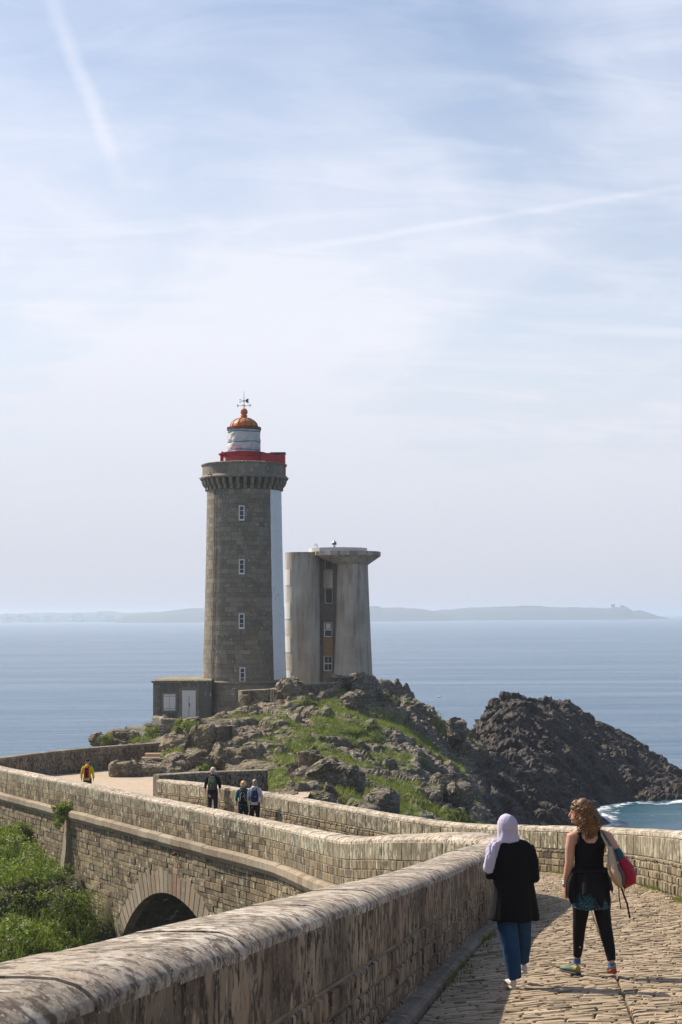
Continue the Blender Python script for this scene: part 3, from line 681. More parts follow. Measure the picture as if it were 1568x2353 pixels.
def make_terrain(name, x0, x1, y0, y1, st, extra=None):
    xs = np.arange(x0, x1 + st, st); ys = np.arange(y0, y1 + st, st); X, Y = np.meshgrid(xs, ys); nx, ny = len(xs), len(ys)
    x = X.ravel(); y = Y.ravel()
    wx = x + .7 * fbm(np.stack([x * .3, y * .3, x * 0], 1), 3, 5); wy = y + .7 * fbm(np.stack([x * .3, y * .3, x * 0 + 9], 1), 3, 6)
    z = hgt(wx, wy)
    Z = z.reshape(ny, nx); gy, gx = np.gradient(Z, st)
    # smooth the normal field
    N = np.stack([-gx.ravel(), -gy.ravel(), np.ones(nx * ny)], 1); N /= np.linalg.norm(N, axis=1)[:, None]
    Pn = np.stack([x, y, z], 1)
    ca, sa = math.cos(.6), math.sin(.6)
    Q = np.stack([Pn[:, 0] * ca + Pn[:, 2] * sa, Pn[:, 1], (-Pn[:, 0] * sa + Pn[:, 2] * ca)], 1)
    Q = Q + .35 * np.stack([fbm(Pn * .5, 3, 1), fbm(Pn * .5, 3, 2), fbm(Pn * .5, 3, 3)], 1)
    dark = np.clip((x - 13.5 - 2 * fbm(Pn * .2, 3, 8)) / 2.5 + np.clip((y - 112) / 30, 0, .6), 0, 1)
    dark = np.maximum(dark, np.clip((-11.0 + 1.5 * fbm(Pn * .3, 3, 9) - z) / 1.5, 0, 1))
    dark = np.where((y < 105) & (x < 11), np.clip((-13 - z), 0, 1), dark)
    vj = np.clip((x - 6) / 8, 0, 1)[:, None]      # vertical jointing towards the sea cliffs, bedded slabs elsewhere
    A1 = np.array([.17, .30, .60]) * (1 - vj) + np.array([.30, .30, .09]) * vj
    A2 = np.array([.40, .80, 2.0]) * (1 - vj) + np.array([1.1, 1.1, .24]) * vj
    big, k1 = facet(Q * A1, 11, 1.2, True); med, k2 = facet(Q * A2, 23, 1.0, True); sm = facet(Q * A2 * 2.6, 37, .9)
    rid = fbm(Q * np.array([.9, .9, 1.6]), 5, 41)
    amp = np.where(y > 118, .95, .8) * np.where(x > 12, .95, 1.0)
    flat = polymask(x, y, FLAT) | polymask(x, y, PLAT)
    d = amp * (np.where(x > 13, .34, .66) * big + .20 * med + .07 * sm + .14 * rid - .55 * k1 - .12 * k2 + np.clip((x - 9) / 6, 0, 1) * (.10 * med + .10 * sm + .07 * rid))
    gm = np.clip((N[:, 2] - .62) * 5, 0, 1) * np.clip(fbm(Pn * np.array([.30, .22, .30]), 4, 51) * 5 - .35, 0, 1) * (1 - dark) * np.where(y > 66, 1, .5)
    lft = np.clip((x + 5.5 + 2.5 * fbm(Pn * .3, 2, 77)) / 2.5, 0, 1); lft = np.where((y > 104) & (x < -2), 0, lft); gm *= lft
    bo = np.zeros(len(x))
    for (a_, b_, c_, r_) in GB: q_ = P(a_, b_, c_); bo = np.maximum(bo, np.exp(-((x - q_.x) ** 2 + (y - q_.y) ** 2 * .35) / r_ ** 2))
    gm = np.clip(gm + np.clip(bo * 1.9 - .8 + 3.4 * fbm(Pn * .7, 4, 88), 0, 1) * (1 - dark * (bo < .6)), 0, 1)
    gm = np.where((x < -12) & (y > 99), np.clip(fbm(Pn * .4, 3, 52) * 4 + .5, 0, 1), gm)
    d = d * (1 - .55 * gm)
    V = Pn + N * d[:, None]
    num = np.zeros(len(x)); dn = np.full(len(x), .25)
    for cx_, cy_, cz_ in CPV:       # bring the carved surface back to the surveyed points
        m = (np.abs(V[:, 0] - cx_) < 1.1) & (np.abs(V[:, 1] - cy_) < 1.1)
        if not m.any(): continue
        e_ = cz_ - V[m, 2].max(); wq = np.exp(-((x - cx_) ** 2 + (y - cy_) ** 2) / 9.0); num += wq * max(-4, min(2.5, e_)); dn += wq
    V[:, 2] += num / dn
    gt = tz(V[:, 1]) - 18.5
    V[:, 2] = np.where(flat & (y < 110), np.minimum(V[:, 2], gt - .35), V[:, 2])
    V[:, 2] = np.where(flat & (y > 110), -9.0, V[:, 2])
    # keep terrain clear of the path corridor
    for i in range(0, len(CI) - 1, 2):
        m = ((V[:, 0] - CI[i].x) ** 2 + (V[:, 1] - CI[i].y) ** 2 < 3.2 ** 2) & (y < 66); V[m, 2] = np.minimum(V[m, 2], CI[i].z - 18.5 - 2.2)
    bx_ = np.interp(V[:, 1], [28, 36, 45, 53.4, 60, 71, 78], [2.3, .4, -1.4, -5.9, -9.5, -15.4, -19.0])
    V[:, 2] = np.where((V[:, 1] < 76) & (V[:, 0] < bx_ + 3.0), -27.0, V[:, 2])
    V[:, 2] += 18.5
    idxs = np.arange(nx * ny).reshape(ny, nx); Fq = np.stack([idxs[:-1, :-1].ravel(), idxs[:-1, 1:].ravel(), idxs[1:, 1:].ravel(), idxs[1:, :-1].ravel()], 1)
    keep = (V[Fq][:, :, 2].max(1) > -3.0); Fq = Fq[keep]
    me = np_mesh(name, V, Fq, M['rock'], {'dark': dark, 'grass': gm}, smooth=False)
    return V, N, gm, dark, flat, me
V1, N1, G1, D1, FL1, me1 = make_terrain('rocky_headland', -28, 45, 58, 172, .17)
o = linkobj('rocky_headland', me1); tag(o, kind='structure')

# grass tufts (one object) on the grassy ledges
def blades(sel_pts, nper, hmin, hmax, spread, seed=1, w=.018):
    r = np.random.RandomState(seed); n = len(sel_pts) * nper
    B = np.repeat(sel_pts, nper, 0) + np.concatenate([r.normal(0, spread, (n, 2)), np.zeros((n, 1))], 1)
    a = r.rand(n) * 2 * np.pi; cl = np.clip(1 + 1.3 * fbm(B * .9, 3, 19), .25, 1.8); h = r.uniform(hmin, hmax, n) * cl; l = r.normal(0, .45, (n, 2)) * h[:, None]
    dx = np.stack([np.cos(a), np.sin(a), a * 0], 1) * w * (1 + r.rand(n))[:, None]
    T = B + np.concatenate([l, h[:, None]], 1)
    B = B - np.array([0, 0, .08])
    V = np.stack([B - dx, B + dx, T], 1).reshape(-1, 3); Fc = np.arange(3 * n).reshape(n, 3)
    return V, Fc, r.rand(n)
Vb, Fb, tb = blades(np.array(wp_) - np.array([0, 0, .012]), 12, .01, .035, .05, 31, .004); me = np_mesh('path_weeds', Vb, Fb, M['grass'], fattrs={'tint': tb * .7}); o = linkobj('path_weeds', me); tag(o, 'small green weeds growing along the foot of the parapets', 'weeds', kind='stuff')
ok = (G1 > .35) & (~FL1) & (rng.rand(len(G1)) < .38 * G1) & (V1[:, 2] > 5)
Vb, Fb, tb = blades(V1[ok], 12, .06, .26, .15, 3, .013)
me = np_mesh('grass_tufts', Vb, Fb, M['grass'], fattrs={'tint': np.clip(tb + .15 * vnoise(Vb[::3] * .8, 4) * 2, 0, 1)})
o = linkobj('grass_tufts', me); tag(o, 'green and straw-coloured grass growing on the rocky ledges', 'grass', kind='stuff')

# ---------------------------------------------------------------- boulders
def boulder(px, py, Y, size, label, seed, name='boulder', spike=1.0, lean=(0, 0), dark=0.0):
    base = P(px, py, Y)
    nu, nv = 56, 34; u = np.linspace(0, 2 * np.pi, nu, endpoint=False); v = np.linspace(-np.pi / 2, np.pi / 2, nv)
    U, Vv = np.meshgrid(u, v); n = np.stack([np.cos(Vv) * np.cos(U), np.cos(Vv) * np.sin(U), np.sin(Vv)], -1).reshape(-1, 3)
    q = np.sign(n) * np.abs(n) ** .62 * np.array(size) * .92; qq = q + seed * 13.7
    d = .55 * facet(qq * .7, seed, 1.2) + .18 * facet(qq * 1.9, seed + 5) + .05 * facet(qq * 4.2, seed + 9)
    q = q + n * d[:, None] * min(size) * .55
    if spike != 1: q[:, :2] *= np.clip(1.25 - (q[:, 2:3] / size[2] + .2) * spike, .08, 1.3)
    q[:, 0] += lean[0] * q[:, 2]; q[:, 1] += lean[1] * q[:, 2]
    idx = np.arange(nu * nv).reshape(nv, nu); F_ = np.stack([idx[:-1].ravel(), np.roll(idx, -1, 1)[:-1].ravel(), np.roll(idx, -1, 1)[1:].ravel(), idx[1:].ravel()], 1)
    me = np_mesh(name, q, F_, M['rock'], {'dark': np.full(len(q), dark), 'grass': np.zeros(len(q))})
    o = linkobj(name, me); o.location = base - Vector((0, 0, .18 * size[2])); tag(o, label, 'rock', group='boulders on the headland')
boulder(652, 1592, 124.5, (1.1, 1.2, 1.7), 'tall dark crag left of the low wall, beside the wooden post', 3, lean=(.15, 0))
boulder(682, 1600, 124, (1.1, 1.1, 1.5), 'lichen-covered crag leaning against the left end of the low dark wall', 5, lean=(-.2, 0))
boulder(767, 1562, 131, (.8, .8, .7), 'small jagged outcrop below the windows of the concrete tower', 8)
boulder(793, 1562, 132, (.7, .8, .6), 'rounded outcrop just right of the jagged one below the concrete tower windows', 9)
boulder(825, 1570, 134, (1.3, 1.2, 1.0), 'broad grassy-topped crag at the right foot of the concrete tower', 12)
boulder(845, 1600, 131, (1.3, 1.3, 2.0), 'big steep dark crag right of the low wall', 14, lean=(-.1, .1))
boulder(812, 1615, 122, (1.0, 1.0, 1.1), 'rounded grey crag between two patches of grass', 17)
boulder(888, 1578, 139, (.8, .7, .9), 'blunt rock tooth, left one on the skyline', 21, spike=.4)
boulder(914, 1586, 139, (.55, .6, 1.2), 'tallest pointed rock spike on the skyline over the sea', 22, spike=.75)
boulder(934, 1590, 139, (.5, .5, 1.0), 'right-hand pointed rock spike on the skyline over the sea', 23, spike=.7)
boulder(1050, 1672, 134, (1.0, .9, .9), 'pale lichened knob where the headland meets the dark islet', 25)
boulder(700, 1790, 76, (1.1, 1.0, 1.35), 'grey lichened boulder above the end of the short stone wall', 31, lean=(.1, 0))
boulder(770, 1800, 74, (1.3, 1.0, 1.3), 'tall grey boulder in the row just behind the right parapet wall', 33, lean=(.12, 0))
boulder(735, 1845, 69, (.9, .8, .9), 'squat grey boulder right behind the parapet coping', 34)
boulder(870, 1850, 70, (.9, .8, .8), 'dark boulder with grass either side behind the parapet wall', 36)
boulder(1020, 1800, 85, (.8, .8, .85), 'orange-lichened rounded boulder at the grassy ridge end', 38)
boulder(1055, 1822, 83, (.7, .7, .7), 'small grey rounded boulder at the right tip of the grassy ridge', 39)
boulder(448, 1662, 98.5, (.8, .8, .4), 'flat rock at the top of the cliff edge left of the buttress', 41)
boulder(285, 1766, 82.6, (.9, .8, .55), 'low brown boulder at the left tip of the rock shelf on the terrace', 43)
boulder(330, 1770, 83.2, (1.5, .9, .6), 'long low rock forming the shelf above the sandy terrace', 44)
boulder(380, 1765, 84.5, (1.4, .9, .8), 'lichen-speckled slab of rock facing the sandy terrace', 45)
boulder(440, 1760, 86, (1.6, 1.1, .9), 'wide brown rock at the foot of the buttress', 46)
boulder(412, 1728, 91.0, (1.1, 1.0, 1.1), 'steep sunlit slab of rock with grass below it, left of the buttress', 47, lean=(.25, .1))
boulder(455, 1705, 91, (.9, .9, 1.5), 'upright slab of rock touching the left side of the buttress', 48, lean=(.3, .1))
boulder(545, 1735, 86, (1.3, 1.0, .9), 'weathered grooved rock above the short stone wall', 49)
boulder(235, 1698, 101, (.9, .8, .5), 'dark boulder beyond the sea wall, nearest the water', 51)
boulder(285, 1690, 104, (1.3, 1.0, .6), 'broad brown rock beyond the sea wall', 52)

# ---------------------------------------------------------------- lighthouse
TX, TY = P(562.2, 1500, 135).x, 135.0
def zpx(y, x=562): return P(x, y, 135).z
zb = 18.5 - 8.95; zl = zpx(1565); zc = zpx(1129, 560)
lh = thing('lighthouse', (TX, TY, zb), 'tall granite lighthouse with a white painted seaward stripe and orange dome', 'lighthouse')
C0 = Vector((TX, TY, 0))
rb, rt = 3.69, 3.29
def rad(z): t = (z - zl) / (zc - zl); return rb + (rt - rb) * t - .05 * math.sin(math.pi * max(0, min(1, t)))
mb = MB(); mb.lathe(C0, [(3.66, zb - 1), (3.66, zl)] + [(rad(zl + (zc - zl) * k / 12) - .012, zl + (zc - zl) * k / 12) for k in range(13)] + [(rt - .012, zc + 1.2)], 64); mb.build('core', M['tmort'], lh, smooth=True)
WA0, WA1 = R(-43), R(35)        # painted sector, angles from +X (camera side is -90)
def cf(u, v, w):
    r_ = rad(v) + w; a = u / 3.5; return (TX + r_ * math.cos(a), TY + r_ * math.sin(a), v)
mb = MB(); masonry(mb, cf, 0, 2 * math.pi * 3.5, zl, zc, .41, .55, 1.2, .018, .008, bev=.006, usub=3, rowj=.06, jit=.002); mb.build('shaft_stonework', M['ashlar'], lh, smooth=False)
mb = MB(); masonry(mb, lambda u, v, w: (TX + (3.69 + w) * math.cos(u / 3.7), TY + (3.69 + w) * math.sin(u / 3.7), v), 0, 2 * math.pi * 3.7, zb - .8, zl - .12, .5, .7, 1.2, .016, .008, bev=.006, usub=3, rowj=.05); mb.build('base_stonework', M['ashlar'], lh)
mb = MB(); mb.lathe(C0, [(3.66, zl - .22), (3.80, zl - .10), (3.84, zl), (3.84, zl + .06), (3.70, zl + .15), (3.66, zl + .16)], 64, cap=False); mb.build('base_moulding', M['ashlar'], lh, smooth=True)
mb = MB()
prof = [(rad(zl + .2 + (zc - .03 - zl - .2) * k / 20) + .018, zl + .2 + (zc - .03 - zl - .2) * k / 20) for k in range(21)]
rings = []
for i, (r_, z_) in enumerate(prof):
    a0 = WA0 + .006 * math.sin(i * 2.3); rings.append([C0 + Vector((r_ * math.cos(a0 + (WA1 - a0) * k / 20), r_ * math.sin(a0 + (WA1 - a0) * k / 20), z_)) for k in range(21)])
mb.loft(rings, False, closed=False); mb.build('white_stripe', M['whitewash'], lh, smooth=True)
# corbels and gallery
zled = zpx(1096, 560)     # underside region of the ledge
cf2 = MB()
nc = 36
for k in range(nc):
    a = 2 * math.pi * (k + .5) / nc; d = Vector((math.cos(a), math.sin(a), 0)); s = Vector((-d.y, d.x, 0))
    pr = [(3.25, zled - .28), (3.80, zled - .28), (3.78, zled - .50), (3.68, zled - .78), (3.50, zled - .98), (3.47, zled - 1.0), (3.47, zled - 1.25), (3.25, zled - 1.3)]
    rings = [[C0 + d * r_ + s * w + Vector((0, 0, z_)) for r_, z_ in pr] for w in (-.14, .14)]
    cf2.loft(rings, True, random.random())
    o = cf2.build('corbel', M['ashlar'], lh); cf2 = MB()
mb = MB(); mb.lathe(C0, [(3.3, zled - .30), (3.90, zled - .28), (3.95, zled - .15), (3.90, zled - .10), (3.78, zled + .05), (3.6, zled + .1)], 72, cap=False); mb.build('gallery_ledge', M['ashlar'], lh, smooth=False)
zpt = zpx(1069, 463)
mb = MB(); masonry(mb, lambda u, v, w: (TX + (3.70 + w) * math.cos(u / 3.7), TY + (3.70 + w) * math.sin(u / 3.7), v), 0, 2 * math.pi * 3.7, zled + .05, zpt - .16, .62, .7, 1.0, .016, .010, bev=.006, usub=3, rowj=.03)
mb.lathe(C0, [(3.69, zled), (3.69, zpt - .1)], 64, cap=False, tint=.3); mb.build('gallery_parapet', M['ashlar'], lh)
mb = MB(); mb.lathe(C0, [(3.6, zpt - .18), (3.76, zpt - .17), (3.82, zpt - .08), (3.82, zpt - .02), (3.76, zpt + .02), (3.3, zpt + .02), (3.3, zpt - .9), (0.2, zpt - .9)], 72, cap=False); mb.build('parapet_coping', M['slab'], lh, smooth=True)
# red drum, wrapped lantern, dome
zd = zpx(1041); zr = zpx(1057)
mb = MB(); mb.lathe(C0, [(1.75, zpt - .9), (1.75, zd - .42), (1.82, zd - .36), (1.82, zd - .28), (1.95, zd - .12), (1.97, zd), (1.2, zd + .04)], 48); red = mb.build('red_drum', M['red'], lh, smooth=True)
bx0, bx1 = TX + 1.5, P(656, 1060, 135).x
mb = MB(); mb.box(((bx0 + bx1) / 2, TY - .2, (zpt - .9 + zpx(1043.5)) / 2), (bx1 - bx0, 1.6, zpx(1043.5) - zpt + .9)); rb_ = mb.build('red_box', M['red'], lh)
mb = MB(); mb.box((bx1 - .62, TY - .2, zpx(1043.5) + .02), (1.35, 1.66, .07)); mb.box((bx1 - .5, TY - 1.02, zpx(1045.5)), (1.0, .03, .16)); mb.build('tarpaulin', M['tarred'], rb_)
mb = MB(); mb.lathe(Vector((P(510, 1050, 134).x, 134.2, 0)), [(.16, zpt - .9), (.16, zpx(1049)), (.30, zpx(1047)), (.30, zpx(1044)), (.15, zpx(1041)), (.12, zpx(1039.5)), (.0, zpx(1039))], 16); mb.build('red_vent', M['red'], lh, smooth=True)
zt = zpx(987)
mb = MB(); n_ = 72; rings = []
lev = 22
for i in range(lev):
    z_ = zd - .0 + (zt - zd) * i / (lev - 1); t = i / (lev - 1)
    rr = []
    for k in range(n_):
        a = 2 * math.pi * k / n_; pinch = .07 * (math.exp(-((t - .10) / .04) ** 2) + math.exp(-((t - .44) / .04) ** 2) + math.exp(-((t - .88) / .04) ** 2))
        bulge = .035 * math.sin(a * 5 + t * 7) * math.sin(t * 9 + 1) + .02 * math.sin(a * 11 - t * 13) + .012 * math.sin(a * 23 + t * 31)
        r_ = 1.46 - pinch + bulge; rr.append(C0 + Vector((r_ * math.cos(a), r_ * math.sin(a), z_)))
    rings.append(rr)
mb.loft(rings, False); lan = mb.build('wrapped_lantern', M['tarp'], lh, smooth=True)
for t in (.10, .44, .88):
    mb = MB(); z_ = zd + (zt - zd) * t
    pts = [C0 + Vector((1.44 * math.cos(a), 1.44 * math.sin(a), z_ + .04 * math.sin(a * 3 + t * 9))) for a in [2 * math.pi * k / 48 for k in range(49)]]
    mb.tube(pts, .035, 6); mb.build('rope', M['rope'], lan)
zdb = zpx(981); zdt = zpx(960)
mb = MB(); pr = [(1.36, zt - .05), (1.36, zdb - .02)]
for k in range(9): a = math.pi / 2 * k / 9; pr.append((1.22 * math.cos(a), zdb + (zdt - zdb) * math.sin(a)))
pr += [(.26, zdt + .0), (.25, zdt + .10), (.32, zdt + .16), (.32, zdt + .2), (.23, zdt + .24), (.22, zdt + .42), (.30, zdt + .46), (.2, zdt + .5)]
mb.lathe(C0, pr, 48); dome = mb.build('dome', M['orange'], lh, smooth=True)
zbc = zpx(946.5)
mb = MB(); mb.ell((TX, TY, zbc), (.33, .33, .34)); mb.build('ball', M['orange'], dome, smooth=True)
for k in range(12):
    mb = MB(); a = 2 * math.pi * (k + .25) / 12
    mb.tube([C0 + Vector((1.24 * math.cos(t_) * math.cos(a), 1.24 * math.cos(t_) * math.sin(a), zdb + (zdt - zdb) * 1.02 * math.sin(t_))) for t_ in [math.pi / 2 * j / 9 for j in range(9)]], .028, 6); mb.build('rib', M['rust'], dome)
mb = MB()   # pierced iron cresting round the dome
for z_ in (zt - .06, zt + .16): mb.tube([C0 + Vector((1.50 * math.cos(a), 1.50 * math.sin(a), z_)) for a in [2 * math.pi * k / 48 for k in range(49)]], .03, 6)
for k in range(64):
    a, b = 2 * math.pi * k / 64, 2 * math.pi * (k + .6) / 64
    mb.tube([C0 + Vector((1.5 * math.cos(a), 1.5 * math.sin(a), zt - .06)), C0 + Vector((1.5 * math.cos(b), 1.5 * math.sin(b), zt + .16))], .02, 5)
    mb.tube([C0 + Vector((1.5 * math.cos(b), 1.5 * math.sin(b), zt - .06)), C0 + Vector((1.5 * math.cos(a), 1.5 * math.sin(a), zt + .16))], .02, 5)
mb.lathe(C0, [(1.30, zt - .02), (1.49, zt - .02), (1.49, zt + .02), (1.30, zt + .02)], 48, cap=False); mb.build('cresting', M['rust'], lh)
# weather vane
vz = zbc + .3
vane = thing('weather_vane', (TX, TY, vz), 'black iron weather vane with compass letters on top of the lighthouse dome', 'weather vane')
zz = lambda y: zpx(y, 560)
mb = MB(); mb.tube([(TX, TY, vz), (TX, TY, zz(921)), (TX, TY, zz(899))], [.035, .028, .012], 8); mb.ell((TX, TY, zz(921)), (.07, .07, .07), 8, 6); mb.build('spindle', M['dkmetal'], vane)
mb = MB(); zc_ = zz(932); L_ = .48
mb.tube([(TX - L_, TY + .05, zc_), (TX + L_, TY - .05, zc_)], .02, 6); mb.tube([(TX - .12, TY - .45, zc_), (TX + .12, TY + .45, zc_)], .02, 6); mb.build('compass_arms', M['dkmetal'], vane)
def letter(ch, x, y, z, size):
    cu = bpy.data.curves.new('letter', 'FONT'); cu.body = ch; cu.size = size; cu.extrude = .012; cu.offset = .012; cu.align_x = 'CENTER'; cu.align_y = 'CENTER'
    tmp = bpy.data.objects.new('tmp', cu); COL.objects.link(tmp); dg = bpy.context.evaluated_depsgraph_get(); me = bpy.data.meshes.new_from_object(tmp.evaluated_get(dg)); bpy.data.objects.remove(tmp)
    me.materials.clear(); me.materials.append(M['dkmetal']); me.transform(Matrix.Translation((x, y, z)) @ Matrix.Rotation(R(90), 4, 'X') @ (Matrix.Scale(-1, 4, (1, 0, 0)) if ch == 'E' else Matrix.Identity(4)))
    linkobj('compass_letter', me, vane)
letter('E', TX - L_ - .08, TY + .05, zc_, .24); letter('O', TX + L_ + .06, TY - .05, zc_, .24)
for s_, ang in ((1, .30), (-1, -.28)):
    mb = MB(); d = Vector((math.cos(ang) * 1, .1, math.sin(ang))).normalized(); c = Vector((TX, TY, zz(921)))
    mb.tube([c - d * .38, c + d * .3], .018, 6); mb.loft([[c + d * x_ + Vector((0, y_, h_)) for y_, h_ in ((-.012, -w_), (.012, -w_), (.012, w_), (-.012, w_))] for x_, w_ in ((.15, .02), (.2, .07), (.42, .10))]); mb.ell(c - d * .38, (.05, .02, .05), 8, 5)
    mb.build('arrow', M['dkmetal'], vane)
# lightning cable & down-pipe
mb = MB(); ac = R(-90 - 46)
pts = []
for k in range(26):
    z_ = zl + .15 + (zpt - 1.0 - zl) * k / 25; r_ = (rad(z_) if z_ < zc else rt + (3.75 - rt) * min(1, (z_ - zc) / .9)) + .05; a_ = ac + .012 * math.sin(k * 1.7); pts.append(C0 + Vector((r_ * math.cos(a_), r_ * math.sin(a_), z_)))
mb.tube(pts, .022, 5); mb.build('cable', M['dkmetal'], lh)
mb = MB(); mb.tube([C0 + Vector((3.78 * math.cos(ac), 3.78 * math.sin(ac), z_)) for z_ in (zb, zl - .2)], .055, 8); mb.build('downpipe', M['galv'], lh)
mb = MB(); pb_ = [P(478, 1091, 131.9), P(482, 1089, 131.7), P(487, 1090, 131.6), P(486, 1096, 131.5)]
mb.tube(pb_, [.05, .06, .06, .05], 7); mb.build('rusty_bracket', M['rust'], lh)
for xa, ya, xb, yb in ((457, 1099, 464, 1096.5), (658, 1096.5, 664, 1098.5)): mb = MB(); mb.tube([P(xa, ya, 135), P(xb, yb, 135)], .02, 5); mb.build('thin_rod', M['dkmetal'], lh)
aw = math.asin((555.8 - 560.9) / 88)
def tower_window(yt, yb, xc):
    z1, z0 = zpx(yt), zpx(yb); zm = (z0 + z1) / 2; r_ = rad(max(zm, zl)) ; a = -math.pi / 2 + math.asin((P(xc, (yt + yb) / 2, 135 - 3.4).x - TX) / r_)
    d = Vector((math.cos(a), math.sin(a), 0)); rot = Matrix.Rotation(a + math.pi / 2, 3, 'Z'); w = .50; h = z1 - z0
    c = C0 + d * (r_ - .02) + Vector((0, 0, zm))
    fr = MB()
    t = .09
    for dx, dz, sx, sz in ((-w / 2 + t / 2, 0, t, h), (w / 2 - t / 2, 0, t, h), (0, h / 2 - t / 2, w - 2 * t, t), (0, -h / 2 + t * .8, w - 2 * t, t * 1.6)):
        fr.box(c + rot @ Vector((dx, -.03, dz)), (sx, .12, sz), M=rot)
    win = fr.build('window', M['whitep'], lh)
    g = MB(); g.box(c + rot @ Vector((0, -.005, 0)), (w - 2 * t, .06, h - 2 * t), M=rot); g.build('pane', M['glass'], win)
    g = MB()
    for k in (1, 2): g = MB(); g.box(c + rot @ Vector((0, -.045, -h / 2 + h * k / 3)), (w - 2 * t, .03, .045), M=rot); g.build('glazing_bar', M['whitep'], win)
for a in ((1167.5, 1201.5, 555.8), (1288, 1322, 556), (1409.5, 1444, 556), (1530, 1565, 558)): tower_window(*a)

# ---------------------------------------------------------------- annex
ax0, ax1 = P(352.5, 1600, 131.5).x, TX - 2.6
az1 = P(400, 1569, 131.5).z; az0 = 18.5 - 9.0
an = thing('annex', ((ax0 + ax1) / 2, 131.5, az0), 'low flat-roofed stone annex with white shutters and white double door beside the lighthouse', 'building')
fy = 131.5; by = 138.0
mb = MB(); mb.box(((ax0 + ax1) / 2, (fy + by) / 2, (az0 + az1) / 2), (ax1 - ax0, by - fy, az1 - az0)); mb.build('wall', M['annexm'], an)
mb = MB(); k = 0; z_ = az0 + .1
while z_ < az1 - .4:      # corner quoins
    w_ = .55 if k % 2 else .35; mb.box((ax0 + w_ / 2 - .012, fy + .2, z_ + .15), (w_, .43, .285)); z_ += .31; k += 1
z_ = az0 + .1; mb.build('quoins', M['ashlar'], an)
mb = MB()
rings = []
for y_, dx in ((fy - .16, -.15), (fy + 2.5, -.15), (by + .16, .4)):
    rings.append([Vector((ax0 + dx + .10, y_ + .10 if y_ < fy else y_, az1)), Vector((ax0 + dx, y_, az1 + .10)), Vector((ax0 + dx, y_, az1 + .20)), Vector((ax0 + dx + .3, y_ + (.3 if y_ < fy else 0), az1 + .30)), Vector((ax1, y_ + (.3 if y_ < fy else 0), az1 + .30)), Vector((ax1, y_, az1 + .20)), Vector((ax1, y_, az1 + .10)), Vector((ax1, y_ + .10 if y_ < fy else y_, az1))])
mb.loft(rings, True, .6); mb.build('roof', M['slab'], an)
def ap(px, py): p = P(px, py, fy); return p
def arect(px0, px1, py0, py1): a, b = ap(px0, py0), ap(px1, py1); return (a.x + b.x) / 2, (a.z + b.z) / 2, abs(b.x - a.x), abs(a.z - b.z)
cx, cz_, w, h = arect(419, 450.5, 1586, 1650)
mb = MB(); 
for dx, dz, sx, sz in ((-w / 2 - .13, .1, .26, h + .2), (w / 2 + .13, .1, .26, h + .2), (0, h / 2 + .15, w, .3)): mb.box((cx + dx, fy - .02, cz_ + dz), (sx, .08, sz))
mb.build('door_surround', M['ashlar'], an)
door = MB(); door.box((cx, fy - .005, cz_), (w, .05, h)); door = door.build('door', M['whitep'], an)
mb = MB()
for s_ in (-1, 1):
    for c_ in (-1, 1):
        for k in range(4):
            ww = w / 4 - .06; hh = h * .76 / 4 - .07
            mb.box((cx + s_ * w / 4 + c_ * w / 8, fy - .04, cz_ - h / 2 + .1 + (k + .5) * h * .78 / 4), (ww, .03, hh))
mb.box((cx, fy - .045, cz_ + h / 2 - .28), (w - .12, .03, .42)); mb.build('door_panels', M['whitep'], door)
mb = MB(); mb.box((cx, fy - .035, cz_ - h * .11), (.03, .02, h * .77)); mb.box((cx, fy - .035, cz_ + h * .29), (w, .02, .035)); mb.build('door_gap', M['dkmetal'], door)
mb = MB(); mb.tube([(cx + .05, fy - .06, cz_ - .15), (cx + .05, fy - .09, cz_ - .1), (cx + .05, fy - .06, cz_ + .12)], .03, 6); mb.build('handle', M['dkmetal'], door)
cx, cz_, w, h = arect(376.5, 404, 1595, 1632)
mb = MB(); mb.box((cx, fy - .01, cz_), (w + .3, .04, h + .3)); win = mb.build('window_surround', M['ashlar'], an)
for s_ in (-1, 1):
    mb = MB(); ww = w / 2 - .02
    for k in range(5): mb.box((cx + s_ * w / 4 + (k - 2) * ww / 5, fy - .055, cz_), (ww / 5 - .008, .05, h))
    sh = mb.build('shutter', M['whitep'], win)
    mb = MB()
    for dz in (-.38, .38): mb = MB(); mb.box((cx + s_ * w / 4, fy - .09, cz_ + dz * h), (ww, .02, .05)); mb.build('hinge_strap', M['galv'], sh)

# ---------------------------------------------------------------- concrete radar tower
RY = 150.0
def rp(cx, cy): return P(620.3 + cx * .1832, 1206.2 + cy * .1832, RY)
sc = RY / F * .1832     # metres per crop pixel
rz0 = 18.5 - 9.5; rztop = rp(300, 347).z
rt_ = thing('radar_tower', (rp(700, 1900).x, RY, rz0), 'stained concrete radar tower with a flared polygonal cap, behind and right of the lighthouse', 'tower')
xl = rp(414, 1000).x; RYl = RY
mb = MB(); r_ = 219 * sc; prof = []
pts = [(xl + r_ * math.cos(a), RY + r_ * math.sin(a)) for a in [math.pi * 2 * k / 48 for k in range(48)]]
mb.loft([[Vector((x, y, z_)) for x, y in pts] for z_ in (rz0, rztop)]); 
mb.box(((xl + rp(700, 0).x) / 2, RY + 1.9, (rz0 + rztop - .02) / 2), (rp(700, 0).x - xl + 1.2, 3.8 - .1, rztop - .02 - rz0)); mb.build('round_shaft', M['concrete'], rt_)
xr = rp(1028, 500).x; rr_t = 204 * sc; rr_b = 266 * sc; zcap0 = rp(1028, 497).z; zcap1 = rp(1028, 388).z; zcap2 = rp(1028, 336).z
mb = MB(); rings = []
